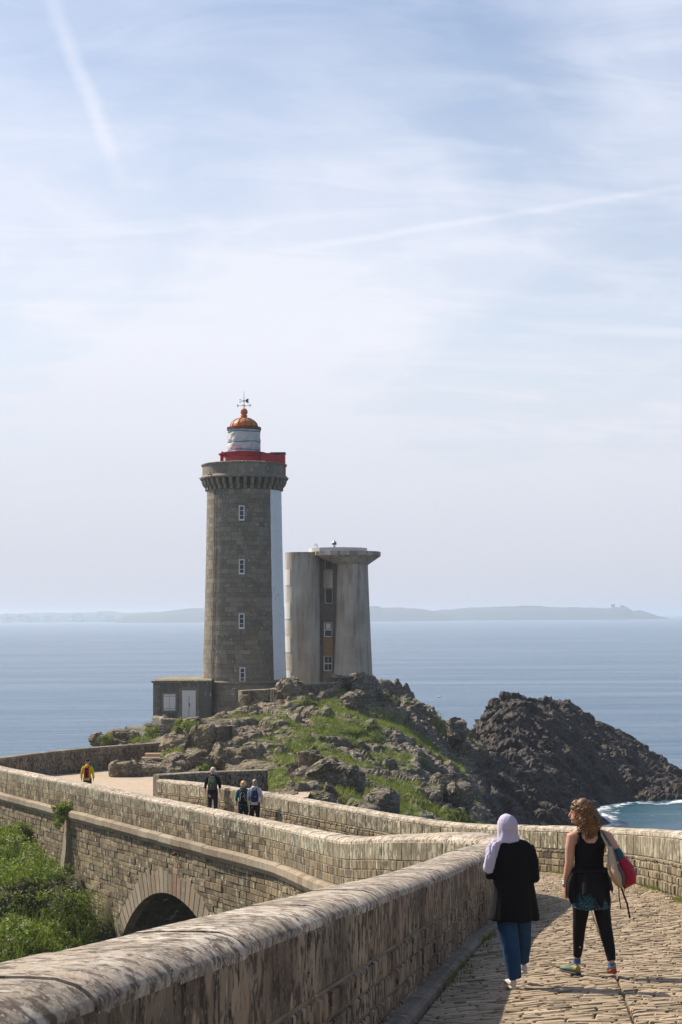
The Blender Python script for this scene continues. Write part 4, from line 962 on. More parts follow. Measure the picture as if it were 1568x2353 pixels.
for k in range(14):
    t = k / 13; z_ = rz0 + (zcap0 - rz0) * t; r_ = rr_t + (rr_b * 1.02 - rr_t) * (1 - t) ** 1.15; xo = (1 - t) * .0
    rings.append([Vector((xr + xo + r_ * math.cos(2 * math.pi * j / 48), RY + .4 + r_ * math.sin(2 * math.pi * j / 48), z_)) for j in range(48)])
mb.loft(rings); mb.build('flared_shaft', M['concrete'], rt_)
# recessed stair strip
rx0, rx1 = rp(640, 0).x, rp(800, 0).x; ry = RY - .35
mb = MB(); mb.box(((rx0 + rx1) / 2, ry + 1.3, (rz0 + zcap1) / 2), (rx1 - rx0 + .5, 2.6, zcap1 - rz0)); mb.build('recessed_wall', M['darkpanel'], rt_)
def rr(x0, x1, y0, y1): a, b = rp(x0, y0), rp(x1, y1); return (a.x + b.x) / 2, (a.z + b.z) / 2, b.x - a.x, a.z - b.z
x_, z_, w_, h_ = rr(672, 790, 1410, 1640); mb = MB(); mb.box((x_, ry - .01, z_), (w_, .06, h_)); mb.build('ochre_panel', M['ochre'], rt_)
x_, z_, w_, h_ = rr(672, 790, 1832, 1990); mb = MB(); mb.box((x_, ry - .01, z_), (w_, .06, h_)); mb.build('ochre_panel', M['ochre'], rt_)
x_, z_, w_, h_ = rr(675, 790, 572, 790); mb = MB(); mb.box((x_, ry - .01, z_), (w_, .06, h_)); mb.build('concrete_panel', M['concrete'], rt_)
for i, (x0, x1, y0, y1, bars) in enumerate(((690, 788, 440, 566, 0), (690, 788, 800, 986, 0), (680, 784, 1222, 1404, 1), (676, 784, 1642, 1828, 2))):
    x_, z_, w_, h_ = rr(x0, x1, y0, y1); mt = M['dkmetal'] if bars == 0 else M['glass']  # upper two are open: dark sheet painted in for the unlit inside
    fr = MB(); t = .10
    for dx, dz, sx, sz in ((-w_ / 2 + t / 2, 0, t, h_), (w_ / 2 - t / 4, 0, t / 2, h_), (0, h_ / 2 - t / 4, w_ - 1.5 * t, t / 2), (0, -h_ / 2 + t / 2, w_ - 1.5 * t, t)): fr.box((x_ + dx, ry - .06, z_ + dz), (sx, .14, sz))
    if bars: fr.box((x_ + t / 4, ry - .06, z_), (w_ - 1.6 * t, .13, .12))
    wn = fr.build('window', M['concrete'] if bars == 0 else M['panel'], rt_)
    g = MB(); g.box((x_, ry - .02, z_), (w_ - t, .05, h_ - t)); g.build('pane', mt, wn)
    if bars:
        g = MB(); 
        if bars == 2: g.box((x_ + .02, ry - .075, z_), (.05, .05, h_ - .25))
        else: g.box((x_ + .02, ry - .075, z_ + h_ * .25), (w_ - .35, .03, h_ * .36)); 
        g.build('glazing_bar', M['panel'], wn)
# cap: loft from the neck to an irregular polygon slab
xc = rp(942, 0).x; Rc = 455 * sc; npg = 12
def poly(cx, cy, r, z, off=.13): return [Vector((cx + r * math.cos(2 * math.pi * k / npg + off), cy + r * math.sin(2 * math.pi * k / npg + off), z)) for k in range(npg)]
mb = MB(); mb.loft([poly(xr, RY + .4, rr_t * 1.02, zcap0 - .02), poly(xc + .12, RY + .6, Rc * .965, zcap1 + .0), poly(xc, RY + .6, Rc, zcap1 + .02), poly(xc, RY + .6, Rc, zcap2)]); mb.build('flared_cap', M['concrete'], rt_)
mb = MB(); a = rp(855, 330); zr1 = rp(855, 292).z; npg = 16; mb.loft([poly(a.x, RY + .4, 372 * sc, zcap2 - .02), poly(a.x, RY + .4, 372 * sc, zr1)]); mb.build('upper_ring', M['panel'], rt_)
for y0, y1 in ((565, 760), (983, 1180), (1400, 1595), (1825, 1990)):    # pale panels on the lit left flank
    z1, z0_ = rp(230, y0).z, rp(230, y1).z; mb = MB(); r_ = 219 * sc + .03
    a0, a1 = R(180 + 8), R(180 + 47)
    rings = [[Vector((xl + q_ * math.cos(a0 + (a1 - a0) * k / 6), RY + q_ * math.sin(a0 + (a1 - a0) * k / 6), z_)) for q_, z_ in ((r_, z0_), (r_, z1), (r_ - .06, z1), (r_ - .06, z0_))] for k in range(7)]
    mb.loft(rings, True); mb.build('side_panel', M['panel'], rt_)
lp = rp(810, 292)
bc = thing('beacon_lamp', (lp.x, RY, zr1), 'small silver beacon lamp with a conical hood on the concrete tower roof', 'lamp')
mb = MB(); mb.lathe(Vector((lp.x, RY, 0)), [(.05, zr1 - .1), (.05, zr1 + .12), (.13, zr1 + .15), (.13, zr1 + .25), (.05, zr1 + .28), (.05, zr1 + .34)], 16); mb.build('stand', M['galv'], bc)
mb = MB(); mb.lathe(Vector((lp.x, RY, 0)), [(.18, zr1 + .34), (.22, zr1 + .36), (.22, zr1 + .50), (.18, zr1 + .52)], 18); mb.build('lens', M['dkmetal'], bc)
mb = MB(); mb.lathe(Vector((lp.x, RY, 0)), [(.2, zr1 + .51), (.27, zr1 + .54), (.05, zr1 + .78), (.012, zr1 + .80), (.01, zr1 + .98)], 20); mb.build('hood', M['galv'], bc, smooth=True)
p0 = rp(598, 300)
mb = MB(); mb.tube([(p0.x, RY, zr1 - .3), (p0.x, RY, zr1 + .22), (p0.x - .04, RY, zr1 + .38), (p0.x - .14, RY, zr1 + .46), (p0.x - .26, RY, zr1 + .44), (p0.x - .30, RY, zr1 + .36), (p0.x - .22, RY, zr1 + .30), (p0.x - .08, RY, zr1 + .22)], .03, 8)
o = mb.build('vent_pipe', M['galv'], None, smooth=True); tag(o, 'thin bent steel pipe hooking over on the concrete tower roof, left of the lamp', 'pipe')
# wooden post
a = P(625.5, 1630, 119); wp = thing('wooden_post', a, 'pale pair of wooden posts standing on the rock in front of the dark crag', 'post')
for dx in (-.07, .11):
    mb = MB(); mb.tube([a + Vector((dx, 0, -.4)), a + Vector((dx, 0, .9)), a + Vector((dx * .9, 0, 1.5))], [.055, .05, .045], 7); mb.build('stake', M['wood'], wp)
# little flight of steps beside the annex and at the terrace end
st = MB()
for k in range(7): st.box((P(350, 1700, 108).x + .0, 108 + .32 * k, P(350, 1702, 108).z - .3 + .17 * k), (1.3, .34, .5))
o = st.build('stone_steps', M['kerb']); tag(o, 'narrow flight of stone steps climbing beside the rocks to the annex', 'steps')
st = MB()
for k in range(4): st.box((P(345, 1745, 92).x + .1 * k, 91 + .4 * k, tz(91) + .08 + .2 * k), (1.5 - .1 * k, .42, .22))
o = st.build('stone_steps', M['ground']); tag(o, 'pale worn steps where the sea wall meets the rock at the terrace end', 'steps')
pw = [P(326, 1697, 104), P(330, 1688, 105), P(340, 1681, 106.5), P(352, 1675, 108.5), P(366, 1672, 111)]
I = cr(pw); mb = MB(); mb.tube([p - Vector((0, 0, .35)) for p in I], [(.22, .42)] * len(I), 10)
o = mb.build('curved_wall', M['annexm']); tag(o, 'small pale curved wing wall sweeping down beside the stone steps', 'wall')

# ---------------------------------------------------------------- green bank left of the bridge
bctl = []
for a in [(-80, 1905, 72), (0, 1928, 69), (55, 1925, 67), (100, 1972, 64), (160, 2010, 61.5), (200, 2052, 59.5), (226, 2120, 57.8), (235, 2190, 56), (0, 2050, 62), (0, 2160, 56), (100, 2100, 58), (140, 2180, 55), (-100, 2100, 60), (60, 2200, 52)]: p = P(*a); bctl.append((p.x, p.y, p.z - 18.5))
bctl += [(-30, 70, -9), (-40, 55, -12), (-28, 45, -15), (-14, 46, -16.5), (-7.5, 51, -17.5), (-5, 46, -17), (-10, 58, -15.5), (-6.5, 56, -17), (-2.5, 42, -14.5), (-2, 36, -11.5), (-12, 36, -17), (-4, 25, -10), (-10, 20, -13), (-4, 10, -6), (-8, 2, -7), (-30, 20, -19), (-40, 0, -19), (-6, -8, -4), (-18, 76, -11), (-26, 82, -14), (-36, 80, -19)]
B_ = np.array(bctl); Db = np.sqrt(((B_[:, None, :2] - B_[None, :, :2]) ** 2).sum(-1) + .5); nb_ = len(B_); A = np.zeros((nb_ + 1, nb_ + 1)); A[:nb_, :nb_] = Db; A[nb_, :nb_] = 1; A[:nb_, nb_] = 1
wb = np.linalg.solve(A, np.append(B_[:, 2], 0))
def bh(x, y):
    o = np.zeros(len(x))
    for k in range(nb_): o += wb[k] * np.sqrt((x - B_[k, 0]) ** 2 + (y - B_[k, 1]) ** 2 + .5)
    return o + wb[nb_] + 18.5
xs = np.arange(-42, 3, .4); ys = np.arange(-10, 78, .4); X, Y = np.meshgrid(xs, ys); x, y = X.ravel(), Y.ravel(); z = bh(x, y) + .35 * fbm(np.stack([x * .5, y * .5, x * 0], 1), 4, 70)
# keep bank out of the road side of the walls
lo = np.array([(p.x, p.y, p.z) for p in LO])
xo = np.interp(y, lo[:, 1][np.argsort(lo[:, 1])], lo[:, 0][np.argsort(lo[:, 1])]); zo = np.interp(y, lo[:, 1][np.argsort(lo[:, 1])], lo[:, 2][np.argsort(lo[:, 1])])
inside = x > xo - .1
z = np.where(inside, np.minimum(z, zo - 3.2), np.minimum(z, zo - 1.3))
nx, ny = len(xs), len(ys); ii = np.arange(nx * ny).reshape(ny, nx); Fq = np.stack([ii[:-1, :-1].ravel(), ii[:-1, 1:].ravel(), ii[1:, 1:].ravel(), ii[1:, :-1].ravel()], 1)
me = np_mesh('bank', np.stack([x, y, z], 1), Fq, M['soil'], smooth=True); o = linkobj('bank', me); tag(o, kind='structure')
def leafcloud(centers, per, rad_, size, seed=1, zs=.8):
    """many small leaf quads round clump centres; returns V,F,tint"""
    r = np.random.RandomState(seed); n = len(centers) * per
    d = r.normal(0, 1, (n, 3)); d /= np.linalg.norm(d, axis=1)[:, None]; q = r.uniform(.45, 1.05, n) ** .6
    rr_ = np.repeat(rad_ if hasattr(rad_, '__len__') else np.full(len(centers), rad_), per)
    c = np.repeat(centers, per, 0) + d * (q * rr_)[:, None] * np.array([1, 1, zs])
    a = r.normal(0, 1, (n, 3)) + d * .6; a /= np.linalg.norm(a, axis=1)[:, None]; b = np.cross(a, r.normal(0, 1, (n, 3))); b /= np.linalg.norm(b, axis=1)[:, None]
    s_ = size * r.uniform(.6, 1.3, n)[:, None]
    V = np.stack([c - a * s_, c - b * s_ * .5, c + a * s_, c + b * s_ * .5], 1).reshape(-1, 3)
    tc = np.repeat(r.rand(len(centers)), per)
    return V, np.arange(4 * n).reshape(n, 4), np.clip(.55 * tc + .5 * r.rand(n), 0, 1)
vis = (~inside) & (y > 47) & (y < 75) & (x > -26) & (x < xo - .5)
bi = np.where(vis)[0]; bi = bi[rng.rand(len(bi)) < .95]
cent = np.stack([x[bi], y[bi], z[bi] + .14 + .35 * rng.rand(len(bi)) ** 2 + .35 * np.clip(fbm(np.stack([x[bi] * .45, y[bi] * .45, x[bi] * 0], 1), 3, 5) * 2, -.3, 1)], 1)
V_, F_, t_ = leafcloud(cent, 95, rng.uniform(.22, .45, len(cent)), .060, 5)
me = np_mesh('undergrowth', V_, F_, M['leaf'], fattrs={'tint': t_}); o = linkobj('undergrowth', me); tag(o, 'dense green undergrowth covering the bank beside the bridge', 'undergrowth', kind='stuff')
gi = np.where(vis)[0]; gi = gi[rng.rand(len(gi)) < .14]
Vb, Fb, tb = blades(np.stack([x[gi], y[gi], z[gi] + .2], 1), 26, .35, .85, .2, 9, .014)
me = np_mesh('tall_grass', Vb, Fb, M['grass'], fattrs={'tint': np.clip(tb * .75, 0, 1)}); o = linkobj('tall_grass', me); tag(o, 'long green grass blades growing through the undergrowth on the bank', 'grass', kind='stuff')
fi = cent[rng.rand(len(cent)) < .16]; V_, F_, t_ = leafcloud(fi + np.array([0, -.1, .42]), 30, .16, .028, 12)
me = np_mesh('wild_flowers', V_, F_, M['flower'], fattrs={'tint': t_}); o = linkobj('wild_flowers', me); tag(o, 'cream wild flower heads scattered over the green bank', 'flowers', kind='stuff')
def shrub(center, rx, rz, n, size, label, seed, name='shrub', mat='leaf'):
    r = np.random.RandomState(seed); c = np.array(center); t = thing(name, center, label, 'plant')
    cc = r.normal(0, .45, (n, 3)) * np.array([rx, rx * .7, rz]); 
    V_, F_, t_ = leafcloud(cc + c, 90, r.uniform(.3, .5, n) * rx, size, seed)
    me = np_mesh('foliage', V_, F_, M['leaf'], fattrs={'tint': t_}); linkobj('foliage', me, t)
    mb = MB()
    for k in range(6): q = Vector(cc[k % n]) * .7 + Vector(center); mb.tube([Vector(center) - Vector((0, 0, rz * .8)), (Vector(center) + q) / 2, q], [.03, .02, .01], 6)
    mb.build('stem', M['wood'], t)
    if mat != 'leaf':
        V_, F_, t_ = leafcloud(cc + c + np.array([0, -.1, .15]), 14, .35, .03, seed + 1); me = np_mesh('flower_heads', V_, F_, M[mat], fattrs={'tint': t_}); linkobj('flower_heads', me, t)
    return t
pu, pn = LB.at(upil)
pc = pu + pn * .30 + Vector((0, 0, -1.22))
shrub(pc, .42, .55, 22, .045, 'bright green bushy plant rooted in the gap of the string course on the bridge', 21)
q = bfn(upil + 1.0, 2.1, .22); shrub(Vector(q), .22, .36, 10, .04, 'small green plant on the abutment wall, left of the pilaster', 22)
shrub(P(60, 1918, 66.5) + Vector((0, -.3, .1)), .6, .6, 22, .05, 'round green shrub at the top of the bank against the bridge wall', 23)
shrub(P(265 * .0 + 262 * .5, 2075, 56.5), .7, .45, 18, .045, 'pink-flowering shrub low on the bank near the arch', 24, mat='pinkflower')
shrub(P(180, 2090, 57), .8, .6, 22, .05, 'light green shrub at the right edge of the bank beside the arch', 25)
for i, (px, py, Y, rx, rz, lb) in enumerate(((410, 1680, 91.0, .35, .9, 'tall clump of grass hanging down the rock face left of the buttress'), (395, 1728, 88.5, .7, .3, 'bright green tuft at the foot of the rock face, on the left'), (455, 1735, 87.5, .45, .5, 'green tuft against the rock right of the small pale ledge'), (470, 1768, 83.5, .4, .25, 'small green cushion plant below the buttress'), (425, 1664, 95, .8, .35, 'green clump on the cliff top beneath the low brown wall'), (352, 1678, 104, .6, .5, 'dark green shrub beside the stone steps'), (320, 1700, 99.5, .9, .3, 'low green cushion growing behind the sea wall'), (248, 1697, 99.0, .5, .35, 'dark green bush on the boulder nearest the water'))):
    shrub(P(px, py, Y), rx, rz, 12, .05, lb, 40 + i)

# ---------------------------------------------------------------- sea
def water():
    n = NT('sea_water'); p = n.pos()
    cd_ = n.node('ShaderNodeCameraData')
    sep = n.node('ShaderNodeSeparateXYZ'); n.L(p, sep.inputs[0])
    sh = n.attr('shallow')
    band = n.noise(n.mapv(p, (.0016, .011, 1)), 1.0, 5, .6)
    c = n.mix(n.rng(band, .35, .65), (.016, .062, .125), (.032, .095, .17))
    c = n.mix(n.math('MULTIPLY', sh, n.rng(n.noise(p, .12, 4), .35, .65, .15, .8)), c, (.010, .075, .085))
    fo = n.attr('foam'); fn_ = n.noise(n.mapv(p, (.9, 1.4, 1), (0, 0, .3)), 1.0, 8, .75, .6)
    fm = n.rng(n.math('ADD', fn_, n.math('MULTIPLY', fo, .30)), .66, .76)
    caps = n.rng(n.noise(n.mapv(p, (.25, .6, 1)), 1.0, 8, .8), .74, .78, 0, .6); caps = n.math('MULTIPLY', caps, n.rng(fo, 0, .3, 0, 1))
    fm = n.math('MAXIMUM', fm, caps)
    c = n.mix(fm, c, (.78, .82, .84))
    w1 = n.noise(n.mapv(p, (.16, .60, 1), (0, 0, .15)), 1.0, 6, .62, .5)
    w2 = n.noise(n.mapv(p, (.025, .10, 1), (0, 0, -.12)), 1.0, 5, .62)
    w3 = n.noise(n.mapv(p, (1.6, 2.2, 1), (0, 0, .2)), 1.0, 4, .6)
    h = n.math('ADD', n.math('ADD', n.math('MULTIPLY', w1, 1.0), n.math('MULTIPLY', w2, 2.0)), n.math('MULTIPLY', w3, .25))
    bp = n.node('ShaderNodeBump'); n.L(h, bp.inputs['Height']); bp.inputs['Distance'].default_value = .75
    stre = n.noise(n.mapv(p, (.0011, .030, 1), (0, 0, .02), (5, 2, 0)), 1.0, 7, .68)
    st = n.math('MULTIPLY', n.rng(band, .42, .60, .7, 1.0), n.rng(stre, .50, .62, 1.0, .30))
    st = n.math('MULTIPLY', st, n.rng(n.noise(n.mapv(p, (.012, .06, 1), (0, 0, .1)), 1.0, 6, .65), .36, .62, .38, 1.0)); n.L(st, bp.inputs['Strength'])
    n.out(c, n.rng(fm, 0, 1, .22, .9)); n.L(bp.outputs[0], n.b.inputs['Normal'])
    n.b.inputs['IOR'].default_value = 1.33
    return n.m
M['water'] = water()
xs = np.concatenate([[-40000, -9000, -3000, -900, -300, -120], np.arange(-60, 120, 1.5), [160, 300, 900, 3000, 9000, 40000]]); ys = np.concatenate([[-300, -50, 0, 30], np.arange(50, 230, 1.5), [280, 400, 700, 1500, 3000, 6000, 12000, 25000, 60000]])
X, Y = np.meshgrid(xs, ys); x, y = X.ravel(), Y.ravel()
far = (np.abs(x) > 130) | (y > 230) | (y < 45); hh = np.where(far, -99, hgt(np.clip(x, -60, 120), np.clip(y, 50, 230)))
sh = np.clip((hh + 25) / 5, 0, 1) * (x > 10); fo = np.clip(1 - np.abs(hh + 18.9) / 1.7, 0, 1) * (x > 8)
sh = np.maximum(sh, .75 * np.exp(-(((x - 34) / 16) ** 2 + ((y - 142) / 12) ** 2)))
nx, ny = len(xs), len(ys); ii = np.arange(nx * ny).reshape(ny, nx); Fq = np.stack([ii[:-1, :-1].ravel(), ii[:-1, 1:].ravel(), ii[1:, 1:].ravel(), ii[1:, :-1].ravel()], 1)
me = np_mesh('sea', np.stack([x, y, x * 0], 1), Fq, M['water'], {'shallow': sh, 'foam': fo}, smooth=True); o = linkobj('sea', me); tag(o, kind='structure')
mb = MB(); mb.add([(-45000, -400, -30), (45000, -400, -30), (45000, 61000, -30), (-45000, 61000, -30)], [(0, 1, 2, 3)]); o = mb.build('seabed', M['soil']); tag(o, kind='structure')

# ---------------------------------------------------------------- far coast
def coast(name, prof, Y, depth, seed, col):
    m = plain(name + '_land', col, .95, .5, .01); n = 40
    pts = prof; xs = np.linspace(pts[0][0], pts[-1][0], 900); top = np.interp(xs, [p[0] for p in pts], [p[1] for p in pts])
    r = np.random.RandomState(seed); V = []
    q = np.stack([xs * .05, xs * 0, xs * 0], 1); nz = fbm(q, 5, seed) * 3.6 + .6 * (r.rand(len(xs)) - .5)
    base = [P(xx, 1431, Y).z for xx in xs]; rows = 9
    VV = np.zeros((rows, len(xs), 3))
    for k in range(rows):
        t = k / (rows - 1); yy = Y + depth * t
        prof_t = math.sin(min(1, t * 1.35) * math.pi / 2) ** .6
        for i, xx in enumerate(xs):
            pz = P(xx, top[i] + nz[i] * .6, Y + depth * .74).z
            VV[k, i] = (P(xx, 1420, Y).x * (yy / Y), yy, -1 + max(0, pz) * prof_t)
    idx = np.arange(rows * len(xs)).reshape(rows, -1); Fq = np.stack([idx[:-1, :-1].ravel(), idx[:-1, 1:].ravel(), idx[1:, 1:].ravel(), idx[1:, :-1].ravel()], 1)
    me = np_mesh(name, VV.reshape(-1, 3), Fq, m, smooth=False); o = linkobj(name, me); tag(o, kind='structure'); return o
coast('far_shore', [(-200, 1412), (-60, 1408), (60, 1409), (110, 1406), (200, 1407), (235, 1403), (300, 1408), (420, 1400), (520, 1410)], 6200, 900, 3, (.06, .08, .05))
coast('headland', [(262, 1429), (285, 1413), (320, 1410), (380, 1404), (430, 1398), (470, 1397), (600, 1392), (700, 1396), (800, 1395), (868, 1391), (880, 1395), (960, 1397), (1000, 1404), (1030, 1414)], 5000, 800, 4, (.05, .06, .04))
coast('headland', [(925, 1420), (950, 1408), (1000, 1402), (1060, 1397), (1150, 1393), (1210, 1391), (1300, 1394), (1380, 1396), (1440, 1393), (1455, 1404), (1470, 1401), (1490, 1406), (1510, 1413), (1535, 1419)], 5400, 700, 5, (.05, .06, .04))
# town houses on the left shore, semaphore towers on the right headland
mb_i = 0
M['farwhite'] = plain('far_house_wall', (.6, .6, .58), .8)
r = random.Random(3)
proto = MB(); proto.box((0, 0, 5), (16, 10, 10)); 
me_w = proto.mesh('wall', M['farwhite']); rf = MB(); rf.loft([[Vector((x_, -6, 10)), Vector((x_, 6, 10)), Vector((x_, 0, 15))] for x_ in (-9, 9)]); M['slate'] = plain('slate_roof', (.08, .085, .1), .7); me_r = rf.mesh('roof', M['slate'])
for i in range(34):
    px = r.uniform(0, 255); p = P(px, 1425, 6200); s_ = r.uniform(.7, 1.4)
    h = bpy.data.objects.new('house', None); COL.objects.link(h); h.location = (p.x, 6215 + r.uniform(-20, 60), r.uniform(2, 16)); h.scale = (s_, s_, s_); h.rotation_euler = (0, 0, r.uniform(-.6, .6))
    tag(h, 'tiny pale house in the hazy town on the far shore at the left horizon', 'house', 'houses of the far shore town')
    for nm, mm in (('wall', me_w), ('roof', me_r)): c = bpy.data.objects.new(nm, mm); COL.objects.link(c); c.parent = h
for px, hh_, lb in ((1408, 13, 'hazy square signal tower on the far right headland'), (1430, 9, 'low hazy building right of the signal tower on the far headland')):
    p = P(px, 1395, 5800); mb = MB(); mb.box((p.x, 5800, p.z + hh_ / 2 - 5), (14, 14, hh_)); mb.box((p.x, 5800, p.z + hh_ - 4), (18, 18, 3)); o = mb.build('signal_tower', M['farwhite']); tag(o, lb, 'tower')
# gull
g = P(1009, 1602, 270); mb = MB(); rotg = Matrix.Rotation(.6, 3, 'Z')
mb.ell(g, (.28, .12, .11), 12, 8); mb.ell(g + Vector((-.27, 0, .07)), (.09, .07, .07), 8, 6); mb.tube([g + Vector((.2, 0, 0)), g + Vector((.42, 0, .01))], [(.05, .07), (.02, .06)], 8)
for s_ in (-1, 1): mb.loft([[g + Vector((x_ + c_, s_ * y_, z_ + c2)) for c_, c2 in ((-w_, 0), (0, .015), (w_, 0), (0, -.01))] for y_, z_, x_, w_ in ((.05, .04, 0, .11), (.35, .22, -.04, .09), (.62, .18, .06, .05), (.72, .15, .12, .01))])
mb.tube([g + Vector((-.34, 0, .07)), g + Vector((-.43, 0, .05))], [.025, .008], 6)
o = mb.build('gull', M['whitep'], None, smooth=True); tag(o, 'white gull gliding low over the sea right of the rock spikes', 'bird')
# ---------------------------------------------------------------- people
def solid(name, mb, mat, parent, voxel=.01, smooth=3, wr=None, attrs=None):
    me = mb.mesh('tmp', None); o = bpy.data.objects.new('tmp', me); COL.objects.link(o)
    m = o.modifiers.new('r', 'REMESH'); m.mode = 'VOXEL'; m.voxel_size = voxel
    if smooth: s_ = o.modifiers.new('s', 'SMOOTH'); s_.iterations = smooth; s_.factor = .5
    dg = bpy.context.evaluated_depsgraph_get(); dg.update(); r = bpy.data.meshes.new_from_object(o.evaluated_get(dg)); bpy.data.objects.remove(o)
    r.name = name; n = len(r.vertices); co = np.zeros(n * 3); r.vertices.foreach_get('co', co); co = co.reshape(-1, 3)
    if wr:
        amp, sc_ = wr; nn = np.zeros(n * 3); r.vertices.foreach_get('normal', nn); nn = nn.reshape(-1, 3)
        d = fbm(co * np.array(sc_), 3, 7); co = co + nn * (d * amp)[:, None]; r.vertices.foreach_set('co', co.ravel())
    r.materials.clear(); r.materials.append(mat); r.polygons.foreach_set('use_smooth', [True] * len(r.polygons)); r.update()
    return linkobj(name, r, parent, local=True)
def stack(mb, secs, n=22, p=2.0):
    """secs: (z, cx, cy, rx, ry) horizontal sections, low to high"""
    rings = []
    for z, cx, cy, rx, ry in secs:
        rr = []
        for k in range(n):
            a = 2 * math.pi * k / n; c, s = math.cos(a), math.sin(a); e = 2 / p
            rr.append((cx + rx * abs(c) ** e * (1 if c > 0 else -1), cy + ry * abs(s) ** e * (1 if s > 0 else -1), z))
        rings.append(rr)
    mb.loft(rings)
def hand(mb, wr_, d, side, s=1.0, curl=.5, palmn=None):
    """wr_: wrist, d: direction of the hand, side: thumb direction"""
    wr_ = Vector(wr_); d = Vector(d).normalized(); sd_ = Vector(side); sd_ = (sd_ - d * sd_.dot(d)).normalized(); pn_ = d.cross(sd_) if palmn is None else Vector(palmn).normalized()
    pm = wr_ + d * .045 * s; M3 = Matrix((sd_, pn_, d)).transposed()
    mb.ell(pm, (.040 * s, .015 * s, .052 * s), 12, 8, M3)
    mb.tube([wr_ - d * .03, wr_ + d * .02], [.026 * s, (.03 * s, .018 * s)], 10)
    for k, (off, L_) in enumerate(((.029, .070), (.010, .080), (-.009, .074), (-.028, .058))):
        b = wr_ + d * .085 * s + sd_ * off * s; L_ *= s; c1 = curl * (.8 + .12 * k)
        p1 = b + d * L_ * .42 + pn_ * L_ * .12 * c1; p2 = p1 + d * L_ * .30 * (1 - .35 * c1) + pn_ * L_ * .30 * c1; p3 = p2 + d * L_ * .2 * (1 - .8 * c1) + pn_ * L_ * .25 * c1
        mb.tube([b - d * .02 * s, b, p1, p2, p3], [.0088 * s, .0088 * s, .0080 * s, .0074 * s, .0058 * s], 8)
    b = wr_ + d * .03 * s + sd_ * .030 * s; mb.tube([b - sd_ * .01, b + (d * .6 + sd_ * .7) * .035 * s, b + (d * .9 + sd_ * .55 + pn_ * .2) * .062 * s], [.013 * s, .0105 * s, .0075 * s], 8)
def head(mb, c, yaw, s=1.0):
    """a head with nose, brow, chin, ears; yaw 0 looks along +Y"""
    c = Vector(c); Rz = Matrix.Rotation(yaw, 3, 'Z')
    def q(x, y, z): return c + Rz @ Vector((x * s, y * s, z * s))
    mb.ell(q(0, -.012, .02), (.074 * s, .092 * s, .098 * s), 20, 14, Rz)
    mb.ell(q(0, .025, -.035), (.056 * s, .062 * s, .075 * s), 16, 12, Rz)
    mb.ell(q(0, .070, -.085), (.024 * s, .020 * s, .018 * s), 10, 8, Rz)
    mb.tube([q(0, .082, .012), q(0, .100, -.012), q(0, .108, -.030), q(0, .088, -.038)], [.008 * s, .011 * s, .014 * s, .009 * s], 8)
    mb.tube([q(-.035, .074, .020), q(0, .084, .020), q(.035, .074, .020)], .010 * s, 8)
    mb.tube([q(-.022, .080, -.058), q(0, .090, -.058), q(.022, .080, -.058)], .008 * s, 8)
    for s_ in (-1, 1): mb.ell(q(s_ * .074, -.008, -.005), (.010 * s, .020 * s, .032 * s), 8, 8, Rz)
def face_parts(parent, c, yaw, s=1.0):
    c = Vector(c); Rz = Matrix.Rotation(yaw, 3, 'Z')
    for s_ in (-1, 1):
        mb = MB(); mb.ell(c + Rz @ Vector((s_ * .030 * s, .081 * s, .004 * s)), (.012 * s, .007 * s, .006 * s), 8, 6, Rz); mb.build('eye', M['dkmetal'], parent, True, True)
    mb = MB(); mb.tube([c + Rz @ Vector((x * s, (.0965 - abs(x) * .5) * s, -.058 * s)) for x in (-.024, -.01, 0, .01, .024)], [.003 * s, .006 * s, .0065 * s, .006 * s, .003 * s], 8); mb.build('mouth', M['lip'], parent, True, True)
def shoe(parent, heel, yaw, pitch_, upper, sole, s=1.0, name='shoe', lace=None):
    heel = Vector(heel); Mr = Matrix.Rotation(yaw, 3, 'Z') @ Matrix.Rotation(pitch_, 3, 'X')
    Lg = .265 * s
    def sec(t, w, z0, z1, p=2.6, n=18):
        rr = []
        for k in range(n):
            a = 2 * math.pi * k / n; c, q = math.cos(a), math.sin(a); e = 2 / p
            x = w * abs(c) ** e * (1 if c > 0 else -1); z = (z0 + z1) / 2 + (z1 - z0) / 2 * abs(q) ** e * (1 if q > 0 else -1)
            rr.append(heel + Mr @ Vector((x * s, t * Lg, z * s)))
        return rr
    mb = MB(); mb.loft([sec(-.02, .022, .0, .03), sec(.02, .036, 0, .034), sec(.2, .040, 0, .032), sec(.42, .036, .003, .028), sec(.68, .047, .0, .026), sec(.88, .041, .004, .028), sec(1.0, .018, .014, .032)])
    so_ = mb.build('sole', sole, None, True, True); 
    mb = MB(); mb.loft([sec(0, .020, .03, .075), sec(.03, .031, .028, .088), sec(.15, .034, .028, .092), sec(.32, .035, .027, .088), sec(.48, .037, .026, .074), sec(.68, .043, .024, .056), sec(.86, .036, .026, .046), sec(.97, .016, .028, .038)])
    up = mb.build(name, upper, parent, True, True); so_.parent = up
    if lace is not None:
        mb = MB()
        for t in (.40, .50, .60): mb.tube([heel + Mr @ Vector((x * s, t * Lg, (.085 - (t - .4) * .10 - abs(x) * .25) * s)) for x in (-.028, 0, .028)], .004 * s, 6)
        mb.build('laces', lace, up, True, True)
M['skin'] = plain('warm_skin', (.50, .27, .18), .55, .08, 6, .1, 120)  # one even skin colour for every figure
M['skin'].node_tree.nodes['Principled BSDF'].inputs['Subsurface Weight'].default_value = .08
M['lip'] = plain('lips', (.35, .11, .09), .5)
